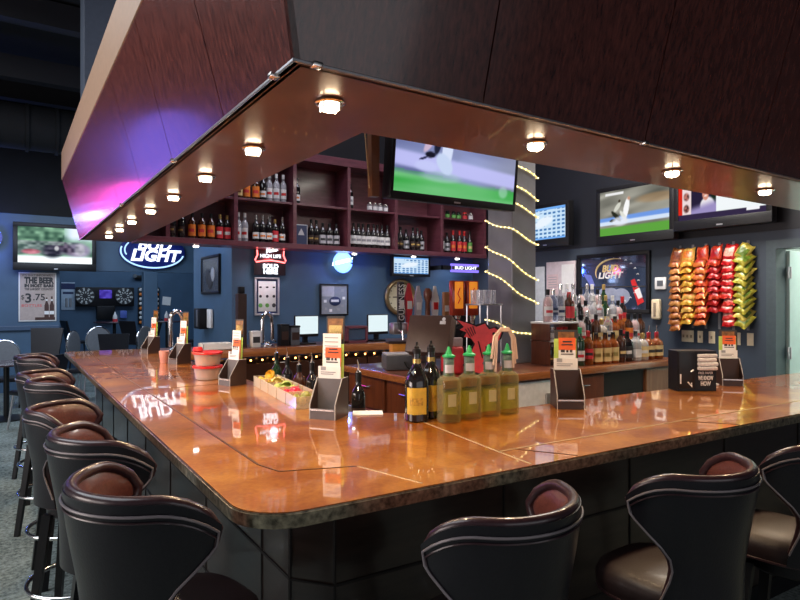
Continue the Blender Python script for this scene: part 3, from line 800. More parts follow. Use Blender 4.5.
def screen_mesh(w, h, fn, nx, ny, strength):
    b = MB(); b.grid(lambda u, v: ((u-.5)*w, 0, (v-.5)*h), nx, ny)
    me = b.mesh('screen_picture', glow_pic(strength), smooth=False, recalc=False)
    at = me.color_attributes.new('picture', 'FLOAT_COLOR', 'POINT')
    for i, v in enumerate(me.vertices):
        c = lin(fn(v.co.x/w+.5, v.co.z/h+.5)); at.data[i].color = (*c, 1)
    return me
def glow_pic(s):
    k = 'screen %.2f' % s
    if k in MATS: return MATS[k]
    m = glow(k, (1, 1, 1), s); t = m.node_tree
    a = t.nodes.new('ShaderNodeAttribute'); a.attribute_name = 'picture'
    t.links.new(a.outputs['Color'], t.nodes['Emission'].inputs['Color'])
    return m
def tv(label, loc, rz, w, h, fn, nx=90, ny=54, s=1.0, tilt=0, bezel=.035, depth=.09, chin=.05, stand=None, name='television', cat='television'):
    t = thing(name, label, cat, loc, rz)
    t.rotation_euler = (tilt, 0, rz)
    b = MB(); b.box(-w/2-bezel, w/2+bezel, 0, depth, -h/2-bezel-chin, h/2+bezel, .008)
    b.build('housing', m_plastic, t)
    b = MB()
    b.box(-w/2-bezel, w/2+bezel, -.008, .004, h/2, h/2+bezel, .003); b.box(-w/2-bezel, w/2+bezel, -.008, .004, -h/2-bezel-chin, -h/2, .003)
    b.box(-w/2-bezel, -w/2, -.008, .004, -h/2, h/2, .003); b.box(w/2, w/2+bezel, -.008, .004, -h/2, h/2, .003)
    b.build('bezel', m_plastic, t)
    MB().box(-.03, .03, -.010, -.007, -h/2-bezel-chin*.6, -h/2-bezel-chin*.6+.012).build('badge', m_steel, t)
    link('screen', screen_mesh(w, h, fn, nx, ny, s), t, (0, -.002, 0))
    if stand == 'wall':
        b = MB(); b.box(-.12, .12, depth, depth+.10, -.08, .08); b.build('wall_bracket', m_blackm, t)
    return t
big = tv('large television hanging from the ceiling over the island showing a football match', (2.86, 3.52, 2.705), 0, 1.16, .655, pic_football_blue, 130, 74, .95, tilt=R(6), bezel=.025, depth=.11, chin=.03)
b = MB(); b.box(-.10, .10, .11, .15, -.12, .15); b.tube([(0, .13, .1), (0, .10, .9), (0, -.13, 2.62)], .03, 10)
b.build('ceiling_mount', m_blackm, big)
hp = thing('hanging_post', 'narrow brown wooden post hanging beside the large television', 'post', (2.16, 3.62, 2.33))
MB().hull([(-.03, -.03, 0), (.03, -.03, 0), (.03, .03, 0), (-.03, .03, 0), (-.07, -.03, 2.87), (.03, -.03, 2.87), (.03, .03, 2.87), (-.07, .03, 2.87)]).build('post', mat('brown post', (.19, .075, .03), .35, coat=.4), hp, smooth=False)
MB().tube([(-.055, -.035, .05), (-.16, -.035, 1.2), (-.2, -.035, 2.87)], .006, 6).build('cord', mat('tan cord', (.5, .32, .16), .4), hp)
W = -PI/2
tv('flat television on the dark wall showing white footballers on green pitch', (XR-.20, 4.03, 2.58), W, .86, .50, pic_football_grey, 90, 54, .95, bezel=.05, stand='wall')
tv('wide television beside the door showing a smiling man and white panel', (XR-.20, 3.08, 2.66), W, .84, .52, pic_interview, 110, 60, 1.05, bezel=.05, stand='wall')
tv('small screen of blue number grid on the wall right of the pillar', (XR-.20, 5.30, 2.57), W, .66, .40, pic_grid, 72, 48, 1.0, bezel=.05, stand='wall')
tv('small screen of blue number grid under the bottle cabinet', (4.665, 6.80, 2.075), 0, .58, .22, pic_grid, 72, 40, 1.0, bezel=.03, depth=.06, chin=.01, stand='wall')
tv('television on far blue wall at left showing a race car', (.70, 12.05, 2.555), 0, 1.13, .62, pic_race, 100, 56, 1.25, bezel=.07, chin=.06, stand='wall')
# service screens on the back counter
for k, (x, lb) in enumerate(((2.98, 'left white-screened order terminal on the back counter'), (3.975, 'right white-screened order terminal on the back counter'))):
    t = thing('order_terminal', lb, 'monitor', (x, 6.55, ZB), R(4), 'order terminals on the back counter')
    MB().box(-.16, .16, 0, .03, .09, .345, .006).build('housing', m_plastic, t)
    MB().box(-.15, .15, -.003, .002, .125, .335).build('screen', e_monitor, t)
    MB().box(-.10, .10, -.05, .16, 0, .02, .005).box(-.03, .03, .03, .06, .01, .2).build('stand', m_plastic, t)

# ------------------------------------------------------------------ neon signs
def oval(cx, cz, rx, rz, a0, a1, n=40, y=-.03):
    return [(cx+rx*math.cos(R(a0+(a1-a0)*k/n)), y, cz+rz*math.sin(R(a0+(a1-a0)*k/n))) for k in range(n+1)]
ns = thing('neon_sign', 'oval blue and white neon beer sign lettered on the far header wall', 'neon sign', (2.33, 12.22, 2.53))
MB().prism([(.60*math.cos(R(a)), .34*math.sin(R(a))) for a in range(0, 360, 9)], -.01, .06, 'y').build('backboard', mat('deep blue acrylic', (.01, .02, .16), .25), ns)
MB().tube(oval(0, 0, .57, .31, 165, 348), .014, 8).tube(oval(.02, .02, .52, .27, 150, 200), .012, 8).build('ring_tube', e_neoncyan, ns)
lettering('BUD', .34, e_neonwhite, ns, (.02, -.035, .13), extrude=.008, offset=.008, shear=.25, width=.62)
lettering('LIGHT', .30, e_neonwhite, ns, (.03, -.035, -.085), extrude=.008, offset=.010, shear=.25, width=.92)
lettering('LIGHT', .30, m_ink, ns, (.03, -.046, -.085), extrude=.002, offset=-.009, shear=.25, width=.90)
ns = thing('neon_sign', 'white and blue neon ring at the left edge on far wall', 'neon sign', (-.44, 12.22, 2.66))
MB().prism([(.36*math.cos(R(a)), .25*math.sin(R(a))) for a in range(0, 360, 9)], -.01, .06, 'y').build('backboard', MATS['deep blue acrylic'], ns)
MB().tube(oval(.13, 0, .13, .13, 0, 352), .014, 8).build('ring_tube', e_neonwhite, ns)
MB().tube(oval(0, 0, .34, .23, 20, 340), .012, 8).build('outer_tube', e_neonblue, ns)
ns = thing('neon_sign', 'red neon sign with white lettering SOLD HERE on blue wall', 'neon sign', (2.655, 6.90, 2.10))
b = MB(); b.tube([(-.17, -.02, .10), (-.165, -.02, .04), (-.195, -.02, -.02), (-.18, -.02, -.045), (-.1, -.02, -.03), (0, -.02, -.02), (.1, -.02, -.03), (.18, -.02, -.045), (.195, -.02, -.02), (.165, -.02, .04), (.17, -.02, .10)], .009, 8)
b.build('red_tube', e_neonred, ns)
lettering('HIGH LIFE', .06, e_neonwhite, ns, (0, -.02, .03), extrude=.004, offset=.0, width=.26)
lettering('Miller', .075, e_neonwhite, ns, (.02, -.02, .105), rot=(PI/2, R(-14), 0), extrude=.004, offset=.001, shear=.3)
lettering('SOLD', .078, e_neonwhite, ns, (0, -.02, -.095), extrude=.004, offset=.002)
lettering('HERE', .078, e_neonwhite, ns, (0, -.02, -.160), extrude=.004, offset=.002)
b = MB(); b.box(-.2, .2, .0, .012, -.2, .14, .003); b.build('backboard', mat('smoked acrylic', (.02, .015, .02), .3), ns)
ns = thing('neon_sign', 'round blue neon sign with pale slanted band on blue wall', 'neon sign', (3.635, 6.90, 2.09))
MB().tube(oval(0, 0, .125, .125, 0, 351), .014, 8, closed=False).build('ring_tube', e_neonblue, ns)
MB().prism([(.125*math.cos(R(a)), .125*math.sin(R(a))) for a in range(0, 360, 12)], -.012, .01, 'y').build('disc', e_neoncyan, ns)
b = MB(); b.hull([(-.15, -.03, -.05), (.13, -.03, .02), (.15, -.03, .07), (-.14, -.03, 0), (-.15, -.015, -.05), (.13, -.015, .02), (.15, -.015, .07), (-.14, -.015, 0)]); b.build('band', e_neonwhite, ns)
b = MB(); b.box(-.05, .05, -.02, .0, .135, .17, .004); b.build('cap_tube', e_neonwhite, ns)
vs_ = thing('lit_sign', 'violet lit bar sign on a bracket under the cabinet at right', 'sign', (5.47, 6.62, 2.055))
MB().box(-.25, .25, -.02, .02, -.06, .06, .005).build('panel', e_violet, vs_)
MB().box(-.25, .25, -.025, -.02, -.025, .025).build('stripe', m_ink, vs_)
lettering('BUD LIGHT', .062, e_neonwhite, vs_, (0, -.028, 0), extrude=.001, width=.40)
MB().box(-.42, -.24, -.01, .01, -.03, .03).box(-.42, -.40, -.01, .32, -.03, .03).build('bracket', m_blackm, vs_)

# ------------------------------------------------------------------ frames, clock and posters
def frame(label, loc, rz, w, h, fm, inner, bw=.02, art=None, name='framed_picture', cat='picture'):
    t = thing(name, label, cat, loc, rz)
    b = MB(); b.box(-w/2, w/2, -.025, 0, h/2-bw, h/2, .003); b.box(-w/2, w/2, -.025, 0, -h/2, -h/2+bw, .003); b.box(-w/2, -w/2+bw, -.025, 0, -h/2+bw, h/2-bw, .003); b.box(w/2-bw, w/2, -.025, 0, -h/2+bw, h/2-bw, .003)
    b.build('frame', fm, t)
    MB().box(-w/2+bw, w/2-bw, -.012, 0, -h/2+bw, h/2-bw).build('print', inner, t)
    if art: art(t, w, h)
    return t
def art_plants(t, w, h):
    MB().box(-w*.36, w*.36, -.014, -.011, -h*.40, h*.40, .003).build('mat_board', m_white, t)
    for j in range(3):
        for i in range(3):
            b = MB(); b.sphere(((i-1)*.085, -.016, (1-j)*.11), .018 if j < 2 else .026, sy=.2, sz=.55 if j == 0 else 1.0, n=10)
            b.build('drawing', m_greenlab if (j == 2 and i < 2) else m_ink, t)
frame('silver-framed white print of small drawings under the red neon', (2.63, 6.945, 1.645), 0, .31, .46, m_silverlab, m_navy, .022, art_plants)
def art_navy(t, w, h):
    MB().box(-w*.42, 0, -.014, -.011, h*.1, h*.42).build('photo', m_silverlab, t)
    b = MB(); b.sphere((.01, -.016, -.02), .085, sy=.1, sz=.72, n=18); b.build('emblem', m_navy, t)
    MB().box(-.05, .06, -.028, -.022, -.03, .0).build('emblem_text', m_white, t)
    for k, (x, z) in enumerate(((.12, .12), (.14, .02), (.12, -.08), (-.13, -.02), (-.12, -.12), (-.05, -.14), (.06, -.13))): MB().box(x-.02, x+.02, -.015, -.011, z-.018, z+.018).build('note', m_white if k % 2 else m_greyink, t)
frame('black-framed print with navy oval emblem under the blue neon', (3.54, 6.945, 1.605), 0, .41, .41, m_plastic, mat('grey print', (.26, .28, .32), .5), .02, art_navy)
def art_dark(t, w, h):
    for k, (x, z, r) in enumerate(((-.1, -.02, .10), (.12, .0, .09), (.0, -.08, .11))): MB().sphere((x, -.016, z), r, sy=.08, n=14).build('figure', m_greyink if k == 1 else m_ink, t)
frame('black-framed dark photograph on the pale blue end wall', (2.195, 7.78, 1.925), W, .82, .50, m_plastic, mat('dark photo', (.05, .06, .08), .25), .035, art_dark)
ck = thing('wall_clock', 'round gold-rimmed clock behind the beer taps', 'clock', (4.56, 6.945, 1.64))
MB().tube([(.225*math.cos(R(a)), -.03, .225*math.sin(R(a))) for a in range(0, 360, 10)], .032, 10, closed=True).build('rim', mat('old gold', (.22, .16, .08), .3, metal=.6), ck)
MB().prism([(.22*math.cos(R(a)), .22*math.sin(R(a))) for a in range(0, 360, 10)], -.02, 0, 'y').build('face', mat('parchment', (.60, .55, .40), .5), ck)
b = MB(); b.hull([(-.006, -.026, 0), (.006, -.026, 0), (.004, -.026, .16), (-.004, -.026, .16), (-.006, -.022, 0), (.006, -.022, 0), (.004, -.022, .16), (-.004, -.022, .16)]); b.box(-.12, 0, -.026, -.022, -.007, .007); b.build('hands', m_ink, ck)
for k in range(12):
    a = R(30*k); MB().box(.17*math.cos(a)-.008, .17*math.cos(a)+.008, -.024, -.02, .17*math.sin(a)-.008, .17*math.sin(a)+.008).build('hour_mark', m_ink, ck)
# poster on far wall
ps = thing('poster', 'tall beige beer price poster in white border under left television', 'poster', (.435, 12.295, 1.655))
MB().box(-.285, .285, -.02, 0, -.43, .43, .003).build('border', m_white, ps)
MB().box(-.265, .265, -.024, -.018, -.41, .41).build('print', mat('beige print', (.46, .37, .34), .5), ps)
lettering("IT'S THAT IMPORTANT", .05, m_ink, ps, (0, -.026, .375), width=.46, extrude=.001)
lettering('THE BEER', .145, m_ink, ps, (.02, -.026, .285), width=.45, extrude=.001, offset=.009)
lettering('IN MOST BARS', .07, m_ink, ps, (.02, -.026, .195), width=.44, extrude=.001, offset=.005)
lettering('THE LARGEST COUNTRY', .055, m_ink, ps, (.02, -.026, .135), width=.44, extrude=.001, offset=.002)
lettering('$', .11, m_ink, ps, (-.225, -.026, -.01), extrude=.001)
lettering('3', .22, m_ink, ps, (-.14, -.026, -.03), extrude=.001, offset=.006)
lettering('.75', .16, m_ink, ps, (.02, -.026, -.01), extrude=.001, offset=.003, width=.18)
lettering('BOTTLES', .065, m_redlab, ps, (-.09, -.026, -.155), width=.30, extrude=.001)
for k, x in enumerate((.135, .215)):
    z0 = -.37
    b = MB(); b.box(x-.034, x+.034, -.026, -.023, z0, z0+.22); b.hull([(x-.034, -.026, z0+.22), (x+.034, -.026, z0+.22), (x+.013, -.026, z0+.29), (x-.013, -.026, z0+.29), (x-.034, -.023, z0+.22), (x+.034, -.023, z0+.22), (x+.013, -.023, z0+.29), (x-.013, -.023, z0+.29)]); b.box(x-.013, x+.013, -.026, -.023, z0+.29, z0+.36+.02*k)
    b.mi = 1; b.box(x-.035, x+.035, -.028, -.026, z0+.06, z0+.12); b.box(x-.014, x+.014, -.028, -.026, z0+.3, z0+.33)
    b.build('printed_bottle', [mat('printed brown', (.06, .02, .015), .5), m_white], ps, smooth=False)
MB().box(-.04, .265, -.0255, -.023, -.41, -.36).build('printed_table', MATS['printed brown'], ps)
ps = thing('poster', 'small blue and white poster on dart wall beside the price poster', 'poster', (1.17, 15.895, 1.69))
MB().box(-.14, .14, -.012, 0, -.32, .32, .003).build('print', mat('pale print', (.45, .55, .68), .5), ps)
b = MB(); b.box(-.14, .14, -.014, -.012, .16, .30); b.box(-.11, .11, -.014, -.012, .05, .10)
b.build('heading', m_navy, ps)
b = MB(); b.cyl((-.03, -.014, -.25), (-.03, -.014, -.05), .028, n=8); b.cyl((.05, -.014, -.25), (.05, -.014, -.05), .028, n=8); b.build('printed_bottle', m_greyink, ps)
p = MB().box(-.10, .10, -.01, 0, -.105, .105).build('paper_notice', m_white, loc=(3.36, 15.895, 1.575), rot=(0, R(6), 0)); tag(p, 'white paper notice pinned on dart wall right of blue column', 'notice')
# dart machines
dm = thing('dart_machine', 'black double dartboard cabinet on the far blue wall', 'dart machine', (1.95, 15.88, 1.68))
MB().box(-.63, .63, -.10, 0, -.235, .225, .01).build('cabinet', m_plastic, dm)
MB().box(-.20, .20, -.16, 0, -.55, -.22, .02).build('console', m_plastic, dm)
link('screen', screen_mesh(.27, .20, lambda u, v: mixc((.16, .10, .45), (.45, .40, .95), vnoise(u*5, v*4, 6)), 14, 10, .9), dm, (.0, -.105, .06))
for x in (-.44, .41):
    bd = MB().prism([(.205*math.cos(R(a)), .205*math.sin(R(a))) for a in range(0, 360, 9)], -.02, 0, 'y').build('dartboard', m_ink, dm, loc=(x, -.10, .015))
    b = MB()
    for ring in ((.06, .105), (.12, .165), (.172, .19)):
        for k in range(20):
            if (k+(ring[0] > .11)) % 2: continue
            a0, a1 = R(18*k+2), R(18*k+16)
            q = [(ring[0]*math.cos(a0), ring[0]*math.sin(a0)), (ring[1]*math.cos(a0), ring[1]*math.sin(a0)), (ring[1]*math.cos(a1), ring[1]*math.sin(a1)), (ring[0]*math.cos(a1), ring[0]*math.sin(a1))]
            b.prism(q, -.024, -.019, 'y')
    b.build('segments', mat('pale board', (.62, .64, .62), .5), bd, smooth=False)
bx_ = MB().box(-.075, .075, -.05, 0, -.09, .09, .008).build('card_reader', mat('blue box', (.10, .16, .55), .4), loc=(2.35, 15.88, 1.25)); tag(bx_, 'small blue box on the wall below right dartboard', 'box')
em = thing('emergency_light', 'small black twin emergency light above the right dartboard', 'emergency light', (2.75, 15.88, 2.16))
MB().box(-.14, .14, -.06, 0, -.05, .05, .01).build('housing', m_plastic, em)
for x in (-.15, .15): MB().cyl((x, -.12, .03), (x, -.03, .03), .05, .03, n=12).build('lamp_head', m_nail, em)
rk = thing('dart_rack', 'tall rack of bright flights behind the blue column', 'rack', (2.93, 15.88, 1.45))
MB().box(-.25, .25, -.05, 0, -.46, .46, .01).build('board', m_plastic, rk)
for j in range(8):
    for x in (-.19, .19): MB().sphere((x, -.06, -.4+.115*j), .04, sy=.4, n=8).build('flight', m_white if j % 3 else m_orangelab, rk)
# items on the pale blue end wall
cr = thing('wall_phone', 'black wall phone with white sheet on pale blue end wall', 'phone', (2.19, 7.98, 1.36), W)
MB().box(-.18, .10, -.12, 0, -.14, .13, .012).build('body', m_plastic, cr)
MB().box(.12, .30, -.03, 0, -.12, .12, .004).build('sheet', m_white, cr)
MB().box(-.02, .06, -.135, -.115, -.11, .11, .01).build('handset', m_greyplastic, cr)
# right wall fittings
pp = tag(MB().box(-.13, .13, -.012, 0, -.40, .36, .002).build('wall_poster', mat('pale grey poster', (.52, .56, .60), .4), loc=(XR-.001, 5.62, 1.68), rot=(0, 0, W)), 'plain pale tall poster on the wall beside the pillar', 'poster')
bb = thing('notice_board', 'pinkish white notice board left of the framed beer mirror', 'notice board', (XR-.001, 5.21, 1.87), W)
MB().box(-.24, .24, -.02, 0, -.22, .22, .003).build('board', mat('pinkish board', (.60, .52, .56), .35), bb)
MB().box(-.22, -.04, -.024, -.02, -.20, .06).build('sheet', mat('pink sheet', (.66, .50, .52), .5), bb)
b = MB()
for k in range(6): b.box(-.20, -.06, -.026, -.024, .02-.032*k, .028-.032*k)
b.build('writing', m_greyink, bb)
MB().box(0.02, .22, -.024, -.02, -.18, .18).build('sheet', m_white, bb)
# framed bar mirror
mi = thing('bar_mirror', 'black-framed lettered beer mirror above the liquor bottles', 'mirror', (XR-.001, 4.44, 1.80), W)
w, h, bw = 1.0, .70, .045
b = MB(); b.box(-w/2, w/2, -.04, 0, h/2-bw, h/2, .004); b.box(-w/2, w/2, -.04, 0, -h/2, -h/2+bw, .004); b.box(-w/2, -w/2+bw, -.04, 0, -h/2+bw, h/2-bw, .004); b.box(w/2-bw, w/2, -.04, 0, -h/2+bw, h/2-bw, .004)
b.build('frame', m_plastic, mi)
MB().box(-w/2+bw, w/2-bw, -.012, 0, -h/2+bw, h/2-bw).build('mirror_glass', mat('blue mirror', (.24, .32, .52), .05, metal=.9, noise=0), mi)
MB().box(-w/2+bw, w/2-bw, -.018, -.012, -.055, -.04).build('mirror_bar', m_ink, mi)
lettering('BUD', .11, m_palelabel, mi, (-.03, -.016, .165), extrude=.002, offset=.003, shear=.2)
lettering('LIGHT', .10, m_white, mi, (-.03, -.016, .085), extrude=.002, offset=.003, shear=.2, width=.34)
MB().tube(oval(.03, .12, .26, .16, 70, 200, 24, -.014), [.002+.010*math.sin(PI*k/24) for k in range(25)], 6).build('swoosh', m_palelabel, mi)
b = MB()
for k in range(11):
    a = R(130-24*k) if k < 5 else R(60-14*k); x = .05+.30*math.cos(R(95-16*k)); z = .02+.26*math.sin(R(95-16*k))
    b.tube([(x-.015, -.015, z), (x, -.015, z+.012), (x+.012, -.015, z)], .004, 5)
b.build('helmet_mark', m_white, mi)
b = MB(); b.hull([(.25, -.016, .02), (.30, -.016, .04), (.42, -.016, -.22), (.34, -.016, -.26), (.25, -.013, .02), (.30, -.013, .04), (.42, -.013, -.22), (.34, -.013, -.26)]); b.build('red_flag', m_red, mi)
b = MB(); b.hull([(.30, -.018, -.09), (.36, -.018, -.06), (.40, -.018, -.17), (.35, -.018, -.19), (.30, -.015, -.09), (.36, -.015, -.06), (.40, -.015, -.17), (.35, -.015, -.19)]); b.build('white_flag', m_white, mi)
b = MB(); b.hull([(-.42, -.016, .12), (-.30, -.016, .10), (-.24, -.016, -.03), (-.30, -.016, -.04), (-.42, -.013, .12), (-.30, -.013, .10), (-.24, -.013, -.03), (-.30, -.013, -.04)]); b.build('blue_shape', mat('violet blue print', (.16, .20, .62), .3), mi)
b = MB(); b.sphere((-.06, -.012, -.12), .14, sy=.03, sz=.5, n=16); b.sphere((.12, -.012, -.16), .12, sy=.03, sz=.8, n=16); b.build('player_mark', mat('grey blue print', (.30, .34, .46), .3), mi)
# thermostat, intercom, switch plates
th = thing('thermostat', 'small square white thermostat right of the beer mirror', 'thermostat', (XR-.001, 3.82, 1.78), W)
MB().box(-.065, .065, -.025, 0, -.065, .065, .006).build('housing', m_white, th)
MB().box(-.035, .035, -.028, -.024, -.03, .03).build('display', m_greyplastic, th)
it = thing('wall_intercom', 'rounded cream intercom handset on wall left of chip bags', 'intercom', (XR-.001, 3.86, 1.50), W)
MB().box(-.05, .05, -.06, 0, -.11, .11, .02, 4).build('body', m_offwhite, it)
MB().box(-.014, .014, -.066, -.058, -.08, .07, .003).build('grille', mat('dull brown', (.30, .23, .16), .5), it)
for k, (y, w_, n_) in enumerate(((3.52, .13, 3), (3.385, .055, 1), (3.265, .065, 1), (3.13, .11, 1), (3.0, .03, 0), (2.895, .06, 0))):
    lb = ['wide cream three-switch plate below the brown chip bags', 'narrow cream switch plate, second of the row under chips', 'cream switch plate, third of the row under chips', 'cream outlet plate, fourth of the row under chips', 'thin cream strip plate, fifth of the row under chips', 'rightmost cream switch plate by the door frame'][k]
    sp = thing('switch_plate', lb, 'switch plate', (XR-.001, y, 1.225), W)
    MB().box(-w_/2, w_/2, -.008, 0, -.06, .06, .003).build('plate', m_offwhite, sp)
    for q in range(n_):
        x = (q-(n_-1)/2)*.042
        MB().box(x-.007, x+.007, -.018, -.006, -.014, .014, .002).build('toggle', mat('tan toggle', (.36, .26, .15), .4), sp)
# chip bags on clip strips
def bag_mesh(c1, c2, seed):
    r = random.Random(seed); W_, H_ = .138, .165
    b = MB()
    def f(sgn):
        def g_(u, v):
            x = (u-.5)*W_; z = (v-.5)*H_
            eu = max(0, 1-abs(2*u-1)**2.2); ev = max(0, 1-abs(2*v-1)**3.5)
            d_ = .032*(eu**.6)*(ev**.7)+.003*math.sin(u*23+seed)*math.sin(v*17+seed*2)*ev
            crimp = .92+.08*math.sin(PI*v)
            return (x*crimp*(1-.06*ev*(1-eu)), sgn*d_-.0, z+.006*math.sin(u*9+seed)*abs(2*v-1))
        return g_
    b.grid(f(-1), 14, 14); b.mi = 0; b.grid(f(1), 14, 14)
    bmesh.ops.remove_doubles(b.bm, verts=b.bm.verts, dist=1e-5)
    b.bm.faces.ensure_lookup_table()
    for fc in b.bm.faces:
        c = fc.calc_center_median()
        if c.y < 0 and abs(c.x) < .048 and -.045 < c.z < .035: fc.material_index = 1
        if abs(c.z) > .074: fc.material_index = 2
    m1 = mat('chip foil %s' % (c1,), lin(c1), .28, metal=.25, noise=.12, nscale=18, bump=.25, coat=.3)
    m2 = mat('chip print %s' % (c2,), lin(c2), .32, noise=.45, nscale=35, coat=.3)
    m3 = mat('crimp %s' % (c1,), lin(tuple(min(1, v*1.1) for v in c1)), .25, metal=.5)
    return b.mesh('chip_bag', [m1, m2, m3])
cols = [('brown-orange', (.66, .40, .19), (.76, .52, .28), (.45, .20, .08), 12), ('yellow', (.80, .60, .20), (.84, .66, .32), (.75, .40, .10), 11), ('orange-red', (.76, .28, .13), (.82, .44, .20), (.60, .10, .06), 11),
        ('dark red', (.64, .10, .09), (.74, .22, .12), (.55, .05, .08), 9), ('bright red', (.74, .09, .10), (.78, .18, .13), (.95, .62, .55), 11), ('lime yellow', (.66, .62, .20), (.78, .70, .30), (.35, .45, .10), 11)]
for ci, (cn, c1, c1b, c2, n_) in enumerate(cols):
    y = 3.60-.137*ci
    st = MB().box(-.012, .012, -.006, 0, -.84, .02).build('clip_strip', mat('clip strip', (.25, .25, .27), .4), loc=(XR-.002, y, 2.15), rot=(0, 0, W))
    tag(st, 'thin hanging clip strip holding the %s chip bags' % cn, 'clip strip', 'clip strips for chips')
    ms = [bag_mesh(c1, c2, ci*3+1), bag_mesh(c1b, c2, ci*3+2)]
    for k in range(n_):
        z = 2.06-.0655*k
        top = ['top', 'second', 'third', 'fourth', 'fifth', 'sixth', 'seventh', 'eighth', 'ninth', 'tenth', 'eleventh', 'twelfth'][k]
        nm = '%s %s chip bag down the %s column from left' % (top, cn, ['first', 'second', 'third', 'fourth', 'fifth', 'sixth'][ci])
        o = link('chip_bag', ms[rnd.random() < .35], None, (XR-.075+rnd.uniform(-.006, .006), y+rnd.uniform(-.010, .010), z))
        lean = (46 if k else 20)+rnd.uniform(-7, 7)
        o.rotation_euler = Euler((R(-lean), R(rnd.uniform(-9, 9)+(22 if ci == 5 else 0)), W+R(rnd.uniform(-10, 10))), 'XYZ')
        tag(o, nm, 'chip bag', 'chip bags on clip strips')

# ------------------------------------------------------------------ bar stools
def make_stool(label, loc, rz, group):
    t = thing('bar_stool', label, 'bar stool', loc, rz, group)
    Z0, ZT = .66, 1.085
    def thm(v):      # half sweep of the back at height v (0 seat .. 1 rim)
        return R(80-14*sstep(0, .45, v)+32*sstep(.45, .97, v))
    def rad(v):      # radius
        return .182+.006*v+.034*sstep(.25, 1, v)
    def P(u, v, d=0):   # d: inset
        q = max(0, (abs(u)-.62)/.38)
        zt = ZT-.07*q**2.2
        z = Z0+(zt-Z0)*v
        th_ = u*thm(v); r = rad(v)-d
        fl = .018*q*sstep(.4, 1, v)
        return Vector(((r+fl)*math.sin(th_)*1.04, -(r+fl)*math.cos(th_)-.01, z))
    nu, nv = 36, 18
    b = MB()
    b.grid(lambda a, c: P(a*2-1, c), nu, nv)
    b.grid(lambda a, c: P(a*2-1, c, .022), nu, nv)
    for uu in (-1, 1): b.grid(lambda a, c: P(uu, c, .022*a), 2, nv)
    b.grid(lambda a, c: P(a*2-1, 0, .022*c), nu, 2); b.grid(lambda a, c: P(a*2-1, 1, .022*c), nu, 2)
    me = b.mesh('stool_back_shell', m_leather, weld=True); link('back_shell', me, t)
    # padded inner face
    b = MB()
    def In(u, v):
        pad = .022+.030*(1-abs(u)**4)**.5*(math.sin(PI*min(1, max(0, v)))**.35 if 0 < v < 1 else 0)
        return P(u*.985, .10+.88*v, pad)
    b.grid(lambda a, c: In(a*2-1, c), nu, nv)
    b.grid(lambda a, c: P((a*2-1)*.985, .10+.88*c, .0205), nu, nv)
    me = b.mesh('stool_back_pad', m_burg, weld=True); link('back_pad', me, t)
    # padded roll along the rim and down the wings
    path = [P(-1, v, .018) for v in (.12, .22, .32, .42, .52, .62, .72, .82, .90, .96)]
    path += [P(-1+2*k/30, 1, .018) for k in range(1, 30)]
    path += [P(1, v, .018) for v in (.96, .90, .82, .72, .62, .52, .42, .32, .22, .12)]
    n_ = len(path)
    rr = [.007+.008*sstep(0, .16, min(k, n_-1-k)/n_*2) for k in range(n_)]
    MB().tube(path, rr, 12).build('rim_roll', m_rim, t)
    def pipe(dv, off, r):
        pth = [P(-1, v, off) for v in (.12, .22, .32, .42, .52, .62, .72, .82, .90-dv*.5)]
        pth += [P((-1+2*k/30)*(1-.02), 1-dv, off) for k in range(0, 31)]
        pth += [P(1, v, off) for v in (.90-dv*.5, .82, .72, .62, .52, .42, .32, .22, .12)]
        return MB().tube(pth, r, 6)
    pipe(.060, -.004, .0034).build('piping', m_pipe, t)
    pipe(.095, -.002, .0028).build('piping', m_rim, t)
    # seat
    def seat_pts(k, n=28):
        a = 2*PI*k/n; ca, sa = math.cos(a), math.sin(a); q = 1/((abs(ca)**3.2+abs(sa)**3.2)**(1/3.2))
        return (.172*q*ca, .182*q*sa+.045)
    b = MB()
    layers = [(.90, .640), (1.0, .650), (1.03, .672), (1.03, .70), (.98, .722), (.85, .738), (.5, .747), (.002, .749)]
    b.grid(lambda u, v: (seat_pts(u*28)[0]*layers[round(v*7)][0], (seat_pts(u*28)[1]-.045)*layers[round(v*7)][0]+.045, layers[round(v*7)][1]), 28, 7, closed=True)
    b.build('seat', mat('dark oxblood seat leather', (.019, .0085, .009), .45, bump=.1, nscale=120, noise=.2, coat=.04), t)
    MB().tube([(*(Vector(seat_pts(k))*1.0), .653) for k in range(28)], .006, 6, closed=True).build('seat_piping', m_rim, t)
    MB().lathe([(0, .59), (.13, .59), (.14, .60), (.14, .642), (0, .642)], 20).build('swivel_plate', m_blackm, t)
    # legs and ring
    for sx, sy in ((-1, -1), (1, -1), (1, 1), (-1, 1)):
        MB().hull([(sx*.165-.015, sy*.165-.015, 0), (sx*.165+.015, sy*.165-.015, 0), (sx*.165+.015, sy*.165+.015, 0), (sx*.165-.015, sy*.165+.015, 0),
                   (sx*.105-.019, sy*.105-.019, .61), (sx*.105+.019, sy*.105-.019, .61), (sx*.105+.019, sy*.105+.019, .61), (sx*.105-.019, sy*.105+.019, .61)]).build('leg', m_blackm, t, smooth=False)
        MB().cyl((sx*.135, sy*.135, .27), (sx*.152, sy*.152, .27), .008, n=8).build('ring_bracket', m_chrome, t)
    MB().tube([(.222*math.cos(R(a)), .222*math.sin(R(a)), .27) for a in range(0, 360, 10)], .011, 10, closed=True).build('foot_ring', m_chrome, t)
    return t
